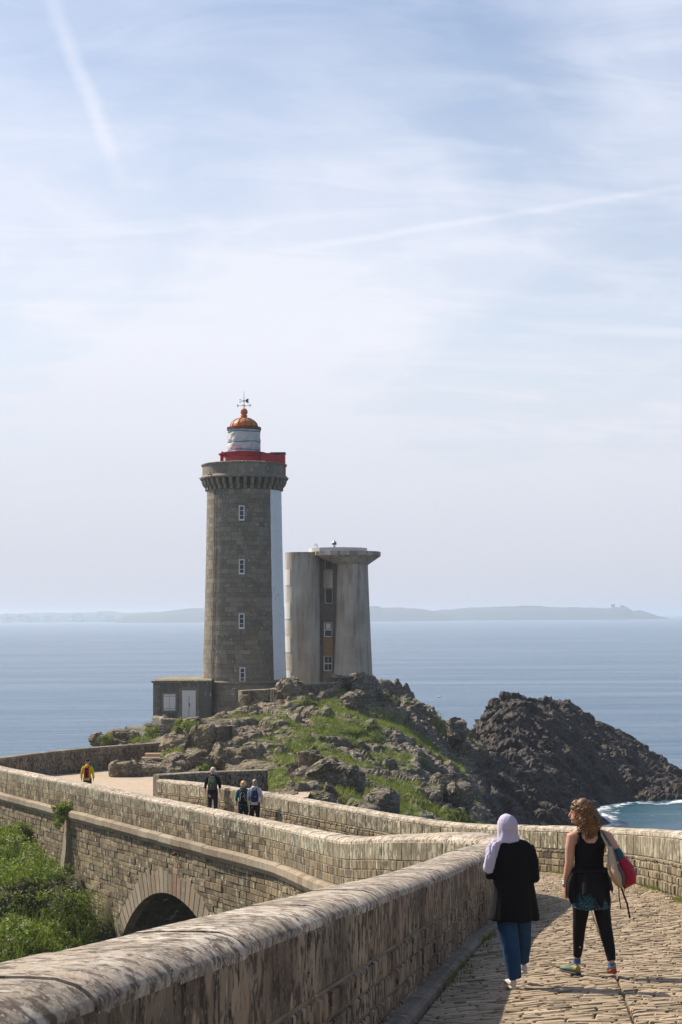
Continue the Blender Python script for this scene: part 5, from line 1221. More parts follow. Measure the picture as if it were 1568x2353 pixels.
def cloth(name, col, var=.2, rough=.92, bs=.25, sc_=260):
    n = NT(name); p = n.co(); f = n.noise(n.mapv(p, (1, 1, .5)), 9, 4)
    c = n.mix(f, tuple(x * (1 - var) for x in col), tuple(x * (1 + var) for x in col))
    h = n.math('ADD', n.math('MULTIPLY', n.noise(p, sc_, 2), .15), n.noise(n.mapv(p, (1, 1, .45)), 16, 4, .6, .5))
    n.out(c, rough, n.bump(h, bs, .02)); n.b.inputs['Sheen Weight'].default_value = .0; n.b.inputs['Specular IOR Level'].default_value = .25
    return n.m
M['black'] = cloth('black_knit', (.006, .006, .008)); M['blackl'] = cloth('black_leggings', (.009, .009, .012), bs=.1)
M['jean'] = cloth('blue_denim', (.018, .060, .145), .35); M['scarf'] = cloth('pale_lilac_scarf', (.46, .43, .56), .08, bs=.6)
M['tank'] = cloth('black_tank_top', (.006, .006, .007)); M['jack'] = cloth('black_jacket', (.011, .011, .014))
M['shoeb'] = plain('pale_pink_shoe', (.60, .52, .51), .8, .12, 20); M['soleb'] = plain('cream_sole', (.62, .56, .45), .8)
def pattern():
    n = NT('teal_patterned_skirt'); p = n.co(); v = n.vor(n.mapv(p, (1, 1, 1)), 48, 'DISTANCE_TO_EDGE')
    c = n.mix(n.rng(v, .10, .22), (.010, .018, .03), (.02, .16, .22)); return n.out(c, .8)
M['skirt'] = pattern()
def trail():
    n = NT('trail_shoe'); p = n.co(); c = n.mix(n.rng(n.noise(p, 14, 2), .47, .52), (.16, .18, .13), (.08, .20, .15)); c = n.mix(n.rng(n.noise(n.mapv(p, (1, 1, 1), (0, 0, 0), (4, 4, 4)), 11, 2), .56, .6), c, (.36, .25, .05)); return n.out(c, .75)
M['trail'] = trail(); M['soled'] = plain('dark_sole', (.03, .03, .035), .8); M['soler'] = plain('red_sole', (.30, .03, .04), .7); M['sock'] = plain('blue_sock', (.03, .10, .30), .9)
def hairmat(name, a, b):
    n = NT(name); t = n.attr('tint'); p = n.co(); c = n.mix(n.math('MULTIPLY', n.noise(p, 30, 3), 1.0), a, b); c = n.mix(n.math('MULTIPLY', t, .5), c, b); return n.out(c, .5, n.bump(n.noise(p, 90, 3), .5, .01))
M['hairb'] = hairmat('curly_brown_hair', (.030, .013, .006), (.30, .15, .055)); M['hairw'] = hairmat('white_hair', (.40, .38, .35), (.62, .60, .57))
M['hairl'] = hairmat('blonde_hair', (.42, .27, .11), (.68, .50, .28)); M['hairg'] = hairmat('grey_blonde_hair', (.14, .11, .08), (.34, .28, .21))
M['metal'] = plain('silver_bracelet', (.5, .5, .5), .3, .1, 4, 0, 60, .9)

# --- woman in headscarf
hx, hy = P(1182.4, 2264.4, 14.37).x, 14.37; hz = roadz(hx, hy) + .03
w1 = thing('person', (hx, hy, hz), 'woman in a lilac headscarf, long black cardigan and blue jeans walking away along the cobbles', 'person')
b = MB(); hc = (-.047, .02, 1.468)
head(b, hc, 0); stack(b, [(1.30, 0, 0, .06, .06), (1.36, -.02, 0, .05, .055), (1.44, -.045, .01, .05, .055)])
stack(b, [(.80, .02, .05, .13, .10), (.90, .01, .04, .155, .115), (1.0, 0, .02, .135, .10), (1.15, 0, 0, .14, .10), (1.27, 0, 0, .155, .095), (1.33, 0, 0, .13, .07), (1.36, 0, 0, .06, .05)])
b.tube([(-.07, .05, .86), (-.045, .03, .48), (-.01, .0, .10), (-.015, .02, .05)], [.085, .048, .028, .032], 12); b.tube([(.07, .06, .86), (.105, .155, .50), (.123, .27, .28), (.122, .325, .13)], [.08, .045, .032, .028], 12)
b.tube([(-.14, 0, 1.29), (-.20, -.02, 1.05), (-.10, .20, 1.10)], [.05, .042, .028], 10); b.tube([(.14, 0, 1.29), (.175, -.02, 1.02), (.07, .20, 1.10)], [.05, .042, .028], 10)
hand(b, (-.10, .20, 1.10), (.7, .6, .15), (0, 0, 1)); hand(b, (.07, .20, 1.10), (-.8, .5, .15), (0, 0, 1))
solid('body', b, M['skin'], w1, .008, 2); face_parts(w1.children[0], hc, 0)
b = MB(); stack(b, [(1.33, -.02, 0, .118, .09), (1.352, -.03, 0, .108, .092), (1.38, -.040, .005, .099, .094), (1.42, -.046, .01, .093, .10), (1.465, -.047, .005, .0925, .112), (1.51, -.047, .0, .090, .112), (1.545, -.047, 0, .080, .098), (1.572, -.047, 0, .058, .070), (1.584, -.047, 0, .025, .03)], 26)
# open the face: subtracting is not needed from behind; the scarf frames the face as a ring
o = solid('headscarf', b, M['scarf'], w1, .007, 2, (.014, (17, 17, 7)))
me = o.data; import bmesh
bm = bmesh.new(); bm.from_mesh(me); dl = [v for v in bm.verts if (v.co.x + .047) ** 2 / .058 ** 2 + (v.co.z - 1.458) ** 2 / .078 ** 2 < 1 and v.co.y > .04]; bmesh.ops.delete(bm, geom=dl, context='VERTS'); bm.to_mesh(me); bm.free()
b = MB(); stack(b, [(1.06, -.222, -.04, .046, .035), (1.10, -.222, -.042, .054, .045), (1.18, -.208, -.04, .056, .055), (1.26, -.185, -.03, .060, .062), (1.31, -.160, -.02, .066, .070), (1.335, -.14, -.01, .062, .070), (1.352, -.11, 0, .05, .05)], 20)
solid('scarf_end', b, M['scarf'], w1, .007, 1, (.030, (34, 34, 4)))
b = MB(); stack(b, [(.615, -.0, .03, .238, .165), (.66, 0, .03, .236, .165), (.78, 0, .03, .215, .155), (.90, 0, .03, .195, .145), (1.02, 0, .01, .178, .13), (1.15, 0, 0, .176, .12), (1.24, 0, 0, .180, .115), (1.295, 0, 0, .170, .105), (1.33, -.005, 0, .135, .09), (1.352, -.02, 0, .09, .075)], 26)
b.tube([(-.135, 0, 1.285), (-.185, -.02, 1.15), (-.215, -.03, 1.03), (-.18, .08, 1.03), (-.12, .17, 1.08)], [.062, .060, .054, .055, .046], 14)
b.tube([(.135, 0, 1.285), (.175, -.02, 1.14), (.190, -.03, 1.00), (.16, .08, 1.02), (.10, .17, 1.08)], [.062, .060, .054, .055, .046], 14)
solid('cardigan', b, M['black'], w1, .009, 2, (.028, (10, 10, 2.2)))
b = MB(); b.tube([(-.06, .05, .88), (-.062, .045, .70), (-.057, .03, .55), (-.034, .02, .40), (-.016, .01, .29), (-.006, .0, .18), (.002, -.005, .085)], [.12, .112, .093, .080, .076, .071, .064], 16)
b.tube([(.07, .06, .88), (.085, .10, .70), (.10, .14, .56), (.118, .20, .43), (.126, .25, .32), (.124, .30, .22), (.122, .325, .165)], [.12, .100, .080, .070, .062, .056, .052], 16)
solid('jeans', b, M['jean'], w1, .009, 2, (.012, (14, 14, 9)))
shoe(w1, (-.012, -.055, -.012), .22, 0, M['shoeb'], M['soleb'], lace=M['soleb']); shoe(w1, (.122, .265, .055), -.05, -.22, M['shoeb'], M['soleb'], lace=M['soleb'])

# --- woman in black tank top
tx, ty = P(1369.5, 2246.5, 15.06).x, 15.06; tz_ = roadz(tx, ty) + .03
w2 = thing('person', (tx, ty, tz_), 'curly-haired woman in a black tank top with a jacket tied over her teal skirt', 'person')
yaw = R(72); hc = (-.098, .18, 1.555)
b = MB(); head(b, hc, yaw, 1.02); b.tube([(-.03, .17, 1.33), (-.045, .175, 1.40), (-.075, .18, 1.48)], [.075, .052, .055], 14)
stack(b, [(.74, -.01, .18, .13, .10), (.82, -.01, .18, .165, .125), (.92, -.015, .18, .168, .125), (1.02, -.02, .18, .135, .10), (1.12, -.018, .18, .132, .10), (1.22, -.015, .18, .145, .105), (1.30, -.015, .18, .158, .098), (1.36, -.018, .18, .150, .07), (1.39, -.022, .18, .085, .055)], 24)
b.tube([(-.10, .19, .84), (-.10, .22, .60), (-.112, .25, .44), (-.118, .30, .28), (-.124, .38, .10), (-.122, .39, .05)], [.085, .066, .046, .042, .027, .030], 14)
b.tube([(.08, .17, .84), (.096, .14, .60), (.118, .10, .44), (.142, .06, .29), (.158, .01, .14), (.158, .0, .08)], [.085, .066, .047, .043, .027, .030], 14)
b.tube([(-.13, .18, 1.345), (-.185, .17, 1.325), (-.208, .16, 1.22), (-.215, .16, 1.08), (-.235, .18, .96), (-.255, .20, .865)], [.05, .056, .047, .044, .038, .026], 14)
hand(b, (-.256, .20, .855), (-.05, .08, -1), (-.2, 1, 0), 1.0, .6, (1, .25, 0))
b.tube([(.11, .18, 1.345), (.165, .17, 1.325), (.215, .12, 1.24), (.275, .06, 1.15), (.27, .16, 1.13), (.21, .30, 1.20)], [.05, .055, .046, .042, .037, .026], 14)
hand(b, (.21, .30, 1.20), (-.5, .1, .85), (-.6, .6, 0), 1.0, .9)
bd2 = solid('body', b, M['skin'], w2, .0068, 2); face_parts(bd2, hc, yaw, 1.02)
for dz, r_ in ((.875, .031), (.862, .032), (.888, .0335)):
    mb = MB(); mb.tube([(-.252 + r_ * math.cos(a), .198 + r_ * math.sin(a), dz + .004 * math.sin(a * 2)) for a in [2 * math.pi * k / 20 for k in range(21)]], .0045, 6); mb.build('bracelet', M['metal'], w2, True, True)
# hair: volume plus many curls
mb = MB(); rr_ = random.Random(4)
blobs = [((-.075, .165, 1.60), (.098, .105, .105)), ((-.045, .15, 1.53), (.105, .10, .13)), ((-.01, .14, 1.45), (.095, .08, .12)), ((.0, .13, 1.37), (.065, .05, .08)), ((-.12, .17, 1.62), (.07, .08, .07))]
for c_, r_ in blobs: mb.ell(c_, (r_[0] * .9, r_[1] * .9, r_[2] * .9), 14, 10)
hb = solid('hair', mb, M['hairb'], w2, .010, 1, (.035, (22, 22, 22)))
mb = MB()
for k in range(330):
    c_, r_ = blobs[rr_.choice((0, 0, 1, 1, 2, 2, 3, 4))]; d = Vector((rr_.gauss(0, 1), rr_.gauss(0, 1), rr_.gauss(0, 1))).normalized()
    p = Vector(c_) + Vector((d.x * r_[0], d.y * r_[1], d.z * r_[2])) * rr_.uniform(.85, 1.05)
    if (p - Vector(hc)).dot(Vector((-math.sin(yaw), math.cos(yaw), 0))) > .045: continue
    L_ = rr_.uniform(.035, .075); a0 = rr_.uniform(0, 6.28); t1 = Vector((rr_.gauss(0, .3), rr_.gauss(0, .3), -1)).normalized(); u_ = t1.orthogonal().normalized(); v_ = t1.cross(u_); cr_r = rr_.uniform(.006, .012)
    pts = [p + t1 * L_ * j / 9 + d * .006 + (u_ * math.cos(a0 + j * 1.3) + v_ * math.sin(a0 + j * 1.3)) * cr_r for j in range(10)]
    mb.tube(pts, [.0028] + [.0045] * 8 + [.0018], 5, tint=rr_.random())
mb.build('curls', M['hairb'], hb, True, True)
mb = MB(); Rz = Matrix.Rotation(yaw, 3, 'Z'); C_h = Vector(hc)
for s_ in (-1, 1): mb.ell(C_h + Rz @ Vector((s_ * .034, .068, .088)), (.028, .010, .020), 12, 8, Rz @ Matrix.Rotation(-.6, 3, 'X'))
for s_ in (-1, 1): mb.tube([C_h + Rz @ Vector((s_ * .062, .065, .085)), C_h + Rz @ Vector((s_ * .088, -.01, .075)), C_h + Rz @ Vector((s_ * .088, -.05, .05))], .004, 6)
mb.build('sunglasses', M['glass'], w2, True, True)
b = MB(); stack(b, [(.95, -.017, .18, .165, .128), (1.02, -.02, .18, .148, .112), (1.12, -.018, .18, .143, .11), (1.22, -.015, .18, .152, .115), (1.255, -.015, .18, .156, .112), (1.275, -.015, .18, .140, .105)], 26)
for s_ in (-1, 1): b.tube([(-.015 + s_ * .05, .095, 1.25), (-.015 + s_ * .085, .10, 1.285), (-.017 + s_ * .112, .105, 1.31)], [(.035, .02), (.036, .02), (.024, .018)], 12)
for s_ in (-1, 1): b.tube([(-.015 + s_ * .110, .10, 1.27), (-.018 + s_ * .098, .115, 1.33), (-.018 + s_ * .088, .16, 1.405), (-.018 + s_ * .09, .22, 1.385), (-.015 + s_ * .105, .27, 1.28)], [(.026, .026), (.022, .020), (.020, .014), (.020, .014), (.024, .02)], 12)
solid('tank_top', b, M['tank'], w2, .0075, 2, (.006, (10, 10, 5)))
b = MB(); stack(b, [(.632, .0, .17, .190, .150), (.70, -.0, .17, .187, .148), (.80, -.01, .18, .180, .14), (.90, -.015, .18, .172, .132), (1.0, -.02, .18, .150, .115)], 30)
solid('skirt', b, M['skirt'], w2, .009, 2, (.010, (16, 16, 3)))
# jacket tied round the waist: a flaring sheet whose hem dips behind
mb = MB(); rings = []
nn_ = 60
for j in range(15):
    t = j / 14; ring = []
    for k in range(nn_):
        a = 2 * math.pi * k / nn_; bk = -math.sin(a); sx_ = math.cos(a)
        hem = .80 - .13 * max(0, 1 - abs((sx_ - .32) / .42)) * (bk > 0) - .06 * max(0, 1 - abs((sx_ + .95) / .25)) + .02 * math.sin(a * 7)
        if bk < -.2: hem = .90
        z_ = 1.02 + (hem - 1.02) * t; fl_ = .012 + .030 * t + .014 * t * math.sin(a * 9) + .010 * math.sin(a * 4 + 2)
        rx_ = .150 + (.190 - .150) * min(1, (1.02 - z_) / .3) + fl_; ry_ = .115 + (.150 - .115) * min(1, (1.02 - z_) / .3) + fl_
        ring.append((-.015 + rx_ * math.cos(a), .18 + ry_ * math.sin(a), z_))
    rings.append(ring)
mb.loft(rings, False); jk = mb.build('tied_jacket', M['jack'], w2, True, True); sm = jk.modifiers.new('thickness', 'SOLIDIFY'); sm.thickness = .008; sm.offset = 1
mb = MB(); mb.tube([(-.17, .12, .98), (-.205, .10, .88), (-.21, .08, .76), (-.19, .09, .70)], [(.03, .03), (.045, .03), (.042, .03), (.03, .02)], 12); mb.tube([(-.02 + .165 * math.cos(a), .18 + .13 * math.sin(a), 1.0 + .006 * math.sin(a * 3)) for a in [2 * math.pi * k / 30 for k in range(31)]], [(.02, .018)] * 31, 8); mb.build('jacket_sleeve', M['jack'], jk, True, True)
b = MB(); b.tube([(-.085, .19, .86), (-.098, .21, .70), (-.100, .22, .60), (-.112, .25, .46), (-.116, .285, .34), (-.119, .325, .22), (-.123, .365, .125)], [.105, .094, .084, .067, .060, .051, .041], 16)
b.tube([(.07, .17, .86), (.092, .15, .70), (.096, .14, .60), (.116, .105, .46), (.136, .075, .34), (.150, .045, .24), (.157, .01, .155)], [.105, .094, .084, .068, .061, .052, .041], 16)
solid('leggings', b, M['blackl'], w2, .008, 2, (.004, (12, 12, 12)))
mb = MB(); mb.ell((-.112, .250, .235), (.008, .004, .008), 8, 6); mb.build('legging_emblem', M['metal'], w2, True, True)
for c_ in ((-.122, .385, .078), (.158, .003, .115)): mb = MB(); mb.tube([Vector(c_) - Vector((0, 0, .03)), Vector(c_) + Vector((0, 0, .022))], .037, 12); mb.build('sock', M['sock'], w2, True, True)
shoe(w2, (-.115, .335, -.062), .55, 0, M['trail'], M['soled'], 1.05, lace=M['sock']); shoe(w2, (.158, -.05, .055), -.12, -.28, M['trail'], M['soler'], 1.05, lace=M['sock'])

# --- shoulder bag carried by the second woman
bx, by_, bz = tx + .25, ty + .06, tz_ + 1.0
M['beige'] = cloth('beige_canvas', (.42, .33, .24), .1); M['bagred'] = cloth('dark_red_nylon', (.30, .010, .035), .2, .6); M['teal'] = cloth('teal_nylon', (.012, .085, .12), .2); M['strapm'] = cloth('grey_webbing', (.10, .095, .09), .1); M['tan'] = cloth('tan_leather', (.40, .23, .11), .1)
bag = thing('backpack', (bx, by_, bz), 'beige, teal and dark red backpack on the shoulder of the curly-haired woman', 'backpack')
bag.scale = (.9, .95, .92)
b = MB(); b.tube([(-.09, -.03, .27), (-.085, -.05, .16), (-.065, -.07, .02), (-.03, -.08, -.08), (.0, -.07, -.14)], [(.024, .05), (.042, .09), (.050, .11), (.050, .10), (.026, .06)], 16); pb = solid('beige_panel', b, M['beige'], bag, .009, 2, (.006, (12, 12, 12)))
b = MB(); b.tube([(.0, .0, .16), (.045, -.0, .08), (.088, -.01, -.02), (.092, -.02, -.08), (.03, -.03, -.135)], [(.05, .08), (.078, .11), (.100, .125), (.098, .12), (.05, .07)], 18); solid('red_pouch', b, M['bagred'], bag, .009, 2, (.018, (14, 14, 14)))
b = MB(); b.ell((-.005, -.01, .17), (.055, .09, .075), 14, 10); solid('teal_top', b, M['teal'], bag, .009, 2, (.010, (16, 16, 16)))
mb = MB(); mb.tube([(-.105, -.10, .08), (-.085, -.135, .0), (-.055, -.15, -.07), (-.02, -.14, -.13)], [(.020, .012), (.035, .014), (.035, .014), (.015, .01)], 10); mb.build('tan_patch', M['tan'], pb, True, True)
S0 = Vector((tx - .02 + .10, ty + .16, tz_ + 1.42)) - Vector((bx, by_, bz))
for off in (0, .02):
    mb = MB(); mb.tube([S0 + Vector((off - .01, .10, -.06)), S0 + Vector((off, .02, -.002)), S0 + Vector((off + .01, -.07, -.05)), Vector((-.085 + off, -.09, .22)), Vector((-.06 + off * 2, -.11, .08)), Vector((-.01 + off * 2, -.14, -.02)), Vector((.005 + off, -.13, -.12))], [(.018, .006)] * 7, 8); mb.build('strap', M['beige'] if off == 0 else M['strapm'], bag, True, True)
mb = MB(); mb.tube([(.0, -.10, -.12), (.03, -.11, -.22), (.068, -.10, -.32), (.088, -.09, -.42), (.095, -.09, -.47)], [(.010, .004)] * 5, 6); mb.build('dangling_strap', M['blackl'], bag, True, True)
mb = MB(); mb.tube([(-.02, -.10, -.12), (-.02, -.11, -.24), (.0, -.10, -.37)], [(.006, .003)] * 3, 6); mb.tube([(.035, -.12, -.10), (.035, -.13, -.19)], .004, 6); mb.build('cord', M['blackl'], bag, True, True)
mb = MB(); 
for a in (.7, -.7, 0): mb.tube([Vector((-.045, -.135, .115)) + Vector((math.cos(a), 0, math.sin(a))) * q_ for q_ in (-.02, .02)], .005, 6)
mb.ell((-.045, -.137, .115), (.009, .006, .009), 8, 6); mb.build('charm', M['galv'], bag, True, True)

# --- four walkers farther along
def walker(px, ytop, Y, ground, label, skin_, top, legs, hair, style, turn=0.0, sleeve=1.0, step=.12, hips=1.0, pack=None, coll=None, lift=0, rz=0):
    ph = P(px, ytop, Y); h = ph.z - ground; s = h / 1.74
    t = thing('person', (ph.x, Y, ground), label, 'person', rz=rz); t.scale = (s, s, s)
    b = MB(); hc = (0, .01, 1.60); head(b, hc, turn); b.tube([(0, 0, 1.40), (0, 0, 1.52)], .052, 12)
    stack(b, [(.80, 0, 0, .13 * hips, .10), (.92, 0, 0, .16 * hips, .115), (1.05, 0, 0, .135, .10), (1.2, 0, 0, .15, .105), (1.34, 0, 0, .165, .10), (1.42, 0, 0, .13, .07), (1.46, 0, 0, .06, .055)])
    for s_ in (-1, 1):
        b.tube([(s_ * .09, 0, .88), (s_ * .095, s_ * step * .6 + .03, .48), (s_ * .09, s_ * step, .08)], [.085, .055, .033], 12)
        b.tube([(s_ * .15, 0, 1.40), (s_ * .235, -.01, 1.14), (s_ * .25, .05, .88)], [.05, .042, .028], 10); hand(b, (s_ * .25, .05, .88), (0, .1, -1), (0, 1, 0), 1.0, .5, (-s_, 0, 0))
    bd = solid('body', b, M['skin'], t, .011, 2); face_parts(bd, hc, turn)
    b = MB(); stack(b, [(.84, 0, 0, .175 * hips, .135), (.95, 0, 0, .172 * hips, .132), (1.08, 0, 0, .158, .12), (1.22, 0, 0, .168, .122), (1.36, 0, 0, .182, .115), (1.43, 0, 0, .14, .085), (1.48, 0, 0, .07, .07)], 24)
    for s_ in (-1, 1):
        pts = [(s_ * .15, 0, 1.39), (s_ * .205, -.01, 1.28), (s_ * .238, -.01, 1.14)]; rd = [.066, .062, .054]
        if sleeve > .5: pts += [(s_ * .252, .02, 1.0)]; rd += [.050]
        if sleeve > .9: pts += [(s_ * .256, .04, .92)]; rd += [.045]
        b.tube(pts, rd, 12)
    solid('jacket', b, top, t, .013, 2, (.012, (10, 10, 6)))
    if coll is not None: b = MB(); b.ell((0, -.075, 1.44), (.10, .06, .055), 14, 10); b.tube([(.085 * math.cos(a), .07 * math.sin(a) - .01, 1.475) for a in [2 * math.pi * k / 16 for k in range(17)]], .022, 8); solid('hood', b, coll, t, .012, 2)
    b = MB()
    for s_ in (-1, 1): b.tube([(s_ * .075, 0, .92), (s_ * .09, .01, .75), (s_ * .097, s_ * step * .6 + .03, .48), (s_ * .094, s_ * step * .9, .22), (s_ * .09, s_ * step, .07)], [.108 * hips, .096, .074, .064, .056], 14)
    stack(b, [(.76, 0, 0, .13 * hips, .10), (.84, 0, 0, .172 * hips, .125), (.93, 0, 0, .172 * hips, .125), (1.0, 0, 0, .15, .11)])
    solid('trousers', b, legs, t, .013, 2, (.010, (12, 12, 8)))
    for s_ in (-1, 1): shoe(t, (s_ * .09, s_ * step - .06, 0), 0, 0, M['soled'], M['soled'], 1.05)
    b = MB(); c = Vector(hc); Rz = Matrix.Rotation(turn, 3, 'Z')
    if style == 'short': b.ell(c + Rz @ Vector((0, -.025, .035)), (.082, .090, .092), 16, 12, Rz); solid('hair', b, hair, t, .009, 1, (.008, (40, 40, 40)))
    if style == 'cap':
        b.ell(c + Rz @ Vector((0, -.022, .03)), (.080, .088, .080), 16, 12, Rz); solid('hair', b, M['hairb'], t, .009, 1)
        b = MB(); b.ell(c + Rz @ Vector((0, -.01, .055)), (.086, .10, .075), 16, 12, Rz); b.ell(c + Rz @ Vector((0, .11, .03)), (.06, .06, .010), 14, 8, Rz); solid('cap', b, M['jack'], t, .009, 1)
    if style == 'curly':
        for k in range(40): a = random.uniform(0, 6.28); e_ = random.uniform(-1, 1); b.ell(c + Vector((.088 * math.cos(a) * math.sqrt(1 - e_ * e_), .085 * math.sin(a) * math.sqrt(1 - e_ * e_) - .035, .10 * e_ - .01)), (.035, .035, .035), 8, 6)
        b.ell(c + Vector((0, -.03, .01)), (.085, .085, .10)); solid('hair', b, hair, t, .009, 0, (.02, (40, 40, 40)))
        b = MB(); b.tube([(.083 * math.cos(a), .02 + .03 * math.sin(a * .5), 1.655 + .062 * math.sin(a)) for a in [math.pi * k / 16 for k in range(17)]], [(.010, .014)] * 17, 8); b.build('headband', M['coral'], t, True, True)
    if style == 'bob': b.ell(c + Rz @ Vector((0, -.025, .03)), (.092, .098, .098), 16, 12, Rz); b.ell(c + Rz @ Vector((0, -.04, -.05)), (.088, .070, .085), 16, 12, Rz); solid('hair', b, hair, t, .009, 1, (.012, (30, 30, 8)))
    return t, s
def pack(t, s, label, main, trim, accent, hgt_=.46, wid=.15, zc_=1.20, deco='bungee'):
    b0 = t.location + Vector((0, -.20 * s, zc_ * s)); k = thing('backpack', b0, label, 'backpack'); k.scale = (s, s, s); hh = hgt_ / 2
    b = MB(); stack(b, [(-hh, 0, 0, wid * .6, .05), (-hh * .9, 0, 0, wid * .92, .085), (-hh * .4, 0, -.01, wid, .10), (.0, 0, -.01, wid * .98, .10), (hh * .5, 0, 0, wid * .88, .09), (hh * .85, 0, .01, wid * .7, .075), (hh, 0, .02, wid * .35, .04)], 22, 2.6); solid('main_compartment', b, main, k, .011, 2, (.008, (14, 14, 14)))
    b = MB(); stack(b, [(-hh * .85, 0, -.07, wid * .55, .03), (-hh * .4, 0, -.085, wid * .62, .04), (hh * .1, 0, -.08, wid * .58, .035), (hh * .35, 0, -.07, wid * .45, .025)], 18, 2.6); solid('front_pocket', b, trim, k, .010, 1)
    for s_ in (-1, 1): mb = MB(); mb.tube([(s_ * .06, .04, hh * .8), (s_ * .085, .12, hh * .8 + .09), (s_ * .10, .24, hh * .8 + .07), (s_ * .13, .30, 0), (s_ * .13, .16, -hh * .8), (s_ * .11, .05, -hh * .8)], [(.018, .009)] * 6, 8); mb.build('strap', trim if deco != 'red' else main, k, True, True)
    mb = MB()
    if deco == 'bungee':
        for i in range(4): mb.tube([(-.08 + .005 * i, -.095, hh * .75 - .035 * i), (0, -.108, hh * .62 - .035 * i), (.08, -.095, hh * .75 - .035 * i)], .006, 6)
        mb.tube([(-.045, -.125, -.02), (-.03, -.128, -.13)], .007, 6)
    elif deco == 'grey':
        for s_ in (-1, 1): mb.tube([(s_ * .03, -.115, hh * .7), (s_ * .085, -.115, hh * .3), (s_ * .07, -.12, -.02), (s_ * .11, -.10, -hh * .5)], .012, 6)
        mb.ell((.02, -.125, .04), (.018, .008, .03), 8, 6)
    elif deco == 'navy': mb.box((.045, -.125, -.02), (.06, .006, .012))
    elif deco == 'red': mb.box((0, -.105, hh * .6), (wid * 1.2, .05, .10)); mb.box((0, -.115, -hh * .75), (wid * .5, .02, .035))
    mb.build('trim', accent, k, True, True); return k
M['coral'] = cloth('coral_band', (.62, .12, .10)); M['tealtop'] = cloth('teal_shirt', (.01, .12, .16)); M['navyt'] = cloth('navy_trousers', (.010, .016, .04)); M['hoodie'] = cloth('pale_hoodie', (.52, .50, .55), .06)
M['yellow'] = cloth('yellow_jacket', (.50, .50, .012), .1); M['grp'] = cloth('grey_nylon', (.055, .058, .065)); M['lime'] = plain('lime_cord', (.28, .55, .05), .7); M['navyp'] = cloth('navy_nylon', (.012, .035, .09)); M['ltgrey'] = plain('light_grey_piping', (.30, .31, .33), .7); M['redp'] = cloth('red_nylon', (.42, .012, .02)); M['lblue'] = plain('pale_print', (.35, .45, .5), .8)
gA = roadz(P(489, 1760, 56).x, 55.6); gB = roadz(P(559.4, 1791, 52.1).x, 52.1); gC = roadz(P(585.7, 1788, 51.9).x, 51.9)
t, s = walker(489, 1761, 56, gA, 'white-haired man in a black jacket and dark trousers, looking left along the parapet', M['skin'], M['black'], M['navyt'], M['hairw'], 'short', turn=R(55), sleeve=.6, step=.14)
pack(t, s, 'dark grey backpack with lime cords, worn by the white-haired man', M['grp'], M['grp'], M['lime'])
t, s = walker(559.4, 1792, 52.1, gB, 'woman with curly blonde hair and coral headband in a teal top', M['skin'], M['tealtop'], M['navyt'], M['hairl'], 'curly', sleeve=.6, hips=1.1)
pack(t, s, 'black backpack with grey piping, worn by the curly blonde woman', M['jack'], M['jack'], M['ltgrey'], .52, .145, 1.16, 'grey')
t, s = walker(585.7, 1789, 51.9, gC, 'woman with a grey-blonde bob in a pale hoodie and black trousers', M['skin'], M['hoodie'], M['blackl'], M['hairg'], 'bob', turn=R(25), coll=M['hoodie'], hips=1.05)
pack(t, s, 'navy blue backpack, worn over the pale hoodie', M['navyp'], M['navyp'], M['lblue'], .42, .14, 1.17, 'navy')
t, s = walker(201.6, 1743, 65, tz(65), 'man in a bright yellow jacket and black cap on the sandy terrace', M['skin'], M['yellow'], M['navyt'], M['hairb'], 'cap', coll=M['yellow'], step=.1)
pack(t, s, 'red and black backpack, worn by the man in yellow', M['redp'], M['jack'], M['jack'], .48, .118, 1.18, 'red')

# ---------------------------------------------------------------- haze
haze = MB(); haze.box((0, 14990, 12), (40000, 30020 + 4, 66))
hm = bpy.data.materials.new('sea_haze'); hm.use_nodes = True; hm.node_tree.nodes.clear(); nt = hm.node_tree
ov = nt.nodes.new('ShaderNodeOutputMaterial'); pv = nt.nodes.new('ShaderNodeVolumePrincipled'); pv.inputs['Color'].default_value = (.70, .83, 1, 1); pv.inputs['Density'].default_value = .00019; pv.inputs['Anisotropy'].default_value = .3
nt.links.new(pv.outputs[0], ov.inputs['Volume'])
ho = haze.build('haze', hm); tag(ho, kind='stuff'); ho['label'] = 'pale sea haze veiling the far coast'; ho['category'] = 'haze'
# ---------------------------------------------------------------- light and sky
saz, sel = -57.0, 44.0
sd = Vector((math.sin(R(saz)) * math.cos(R(sel)), math.cos(R(saz)) * math.cos(R(sel)), math.sin(R(sel))))
sl = bpy.data.lights.new('sun', 'SUN'); sl.energy = 5.0; sl.angle = R(.53); sl.color = (1, .875, .71)
so = bpy.data.objects.new('sun', sl); COL.objects.link(so); so.rotation_euler = (-sd).to_track_quat('-Z', 'Y').to_euler()
w = bpy.data.worlds.new('World'); S.world = w; w.use_nodes = True; nt = w.node_tree; nt.nodes.clear(); L = nt.links.new
def N_(ty, **k):
    x = nt.nodes.new(ty)
    for a, v in k.items(): setattr(x, a, v)
    return x
wo = N_('ShaderNodeOutputWorld'); sky = N_('ShaderNodeTexSky', sky_type='NISHITA'); sky.sun_disc = False; sky.sun_elevation = R(sel); sky.sun_rotation = R(saz)
sky.air_density = 1.0; sky.dust_density = 1.5; sky.ozone_density = 1.5
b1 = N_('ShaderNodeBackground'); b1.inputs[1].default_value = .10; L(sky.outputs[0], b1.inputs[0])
tc = N_('ShaderNodeTexCoord'); nv_n = N_('ShaderNodeVectorMath', operation='NORMALIZE'); L(tc.outputs['Generated'], nv_n.inputs[0]); D_ = nv_n.outputs[0]
def MA(op, a, b=None, c=None):
    x = N_('ShaderNodeMath', operation=op)
    for i, v in enumerate((a, b, c)):
        if v is None: continue
        if hasattr(v, 'is_output'): L(v, x.inputs[i])
        else: x.inputs[i].default_value = v
    return x.outputs[0]
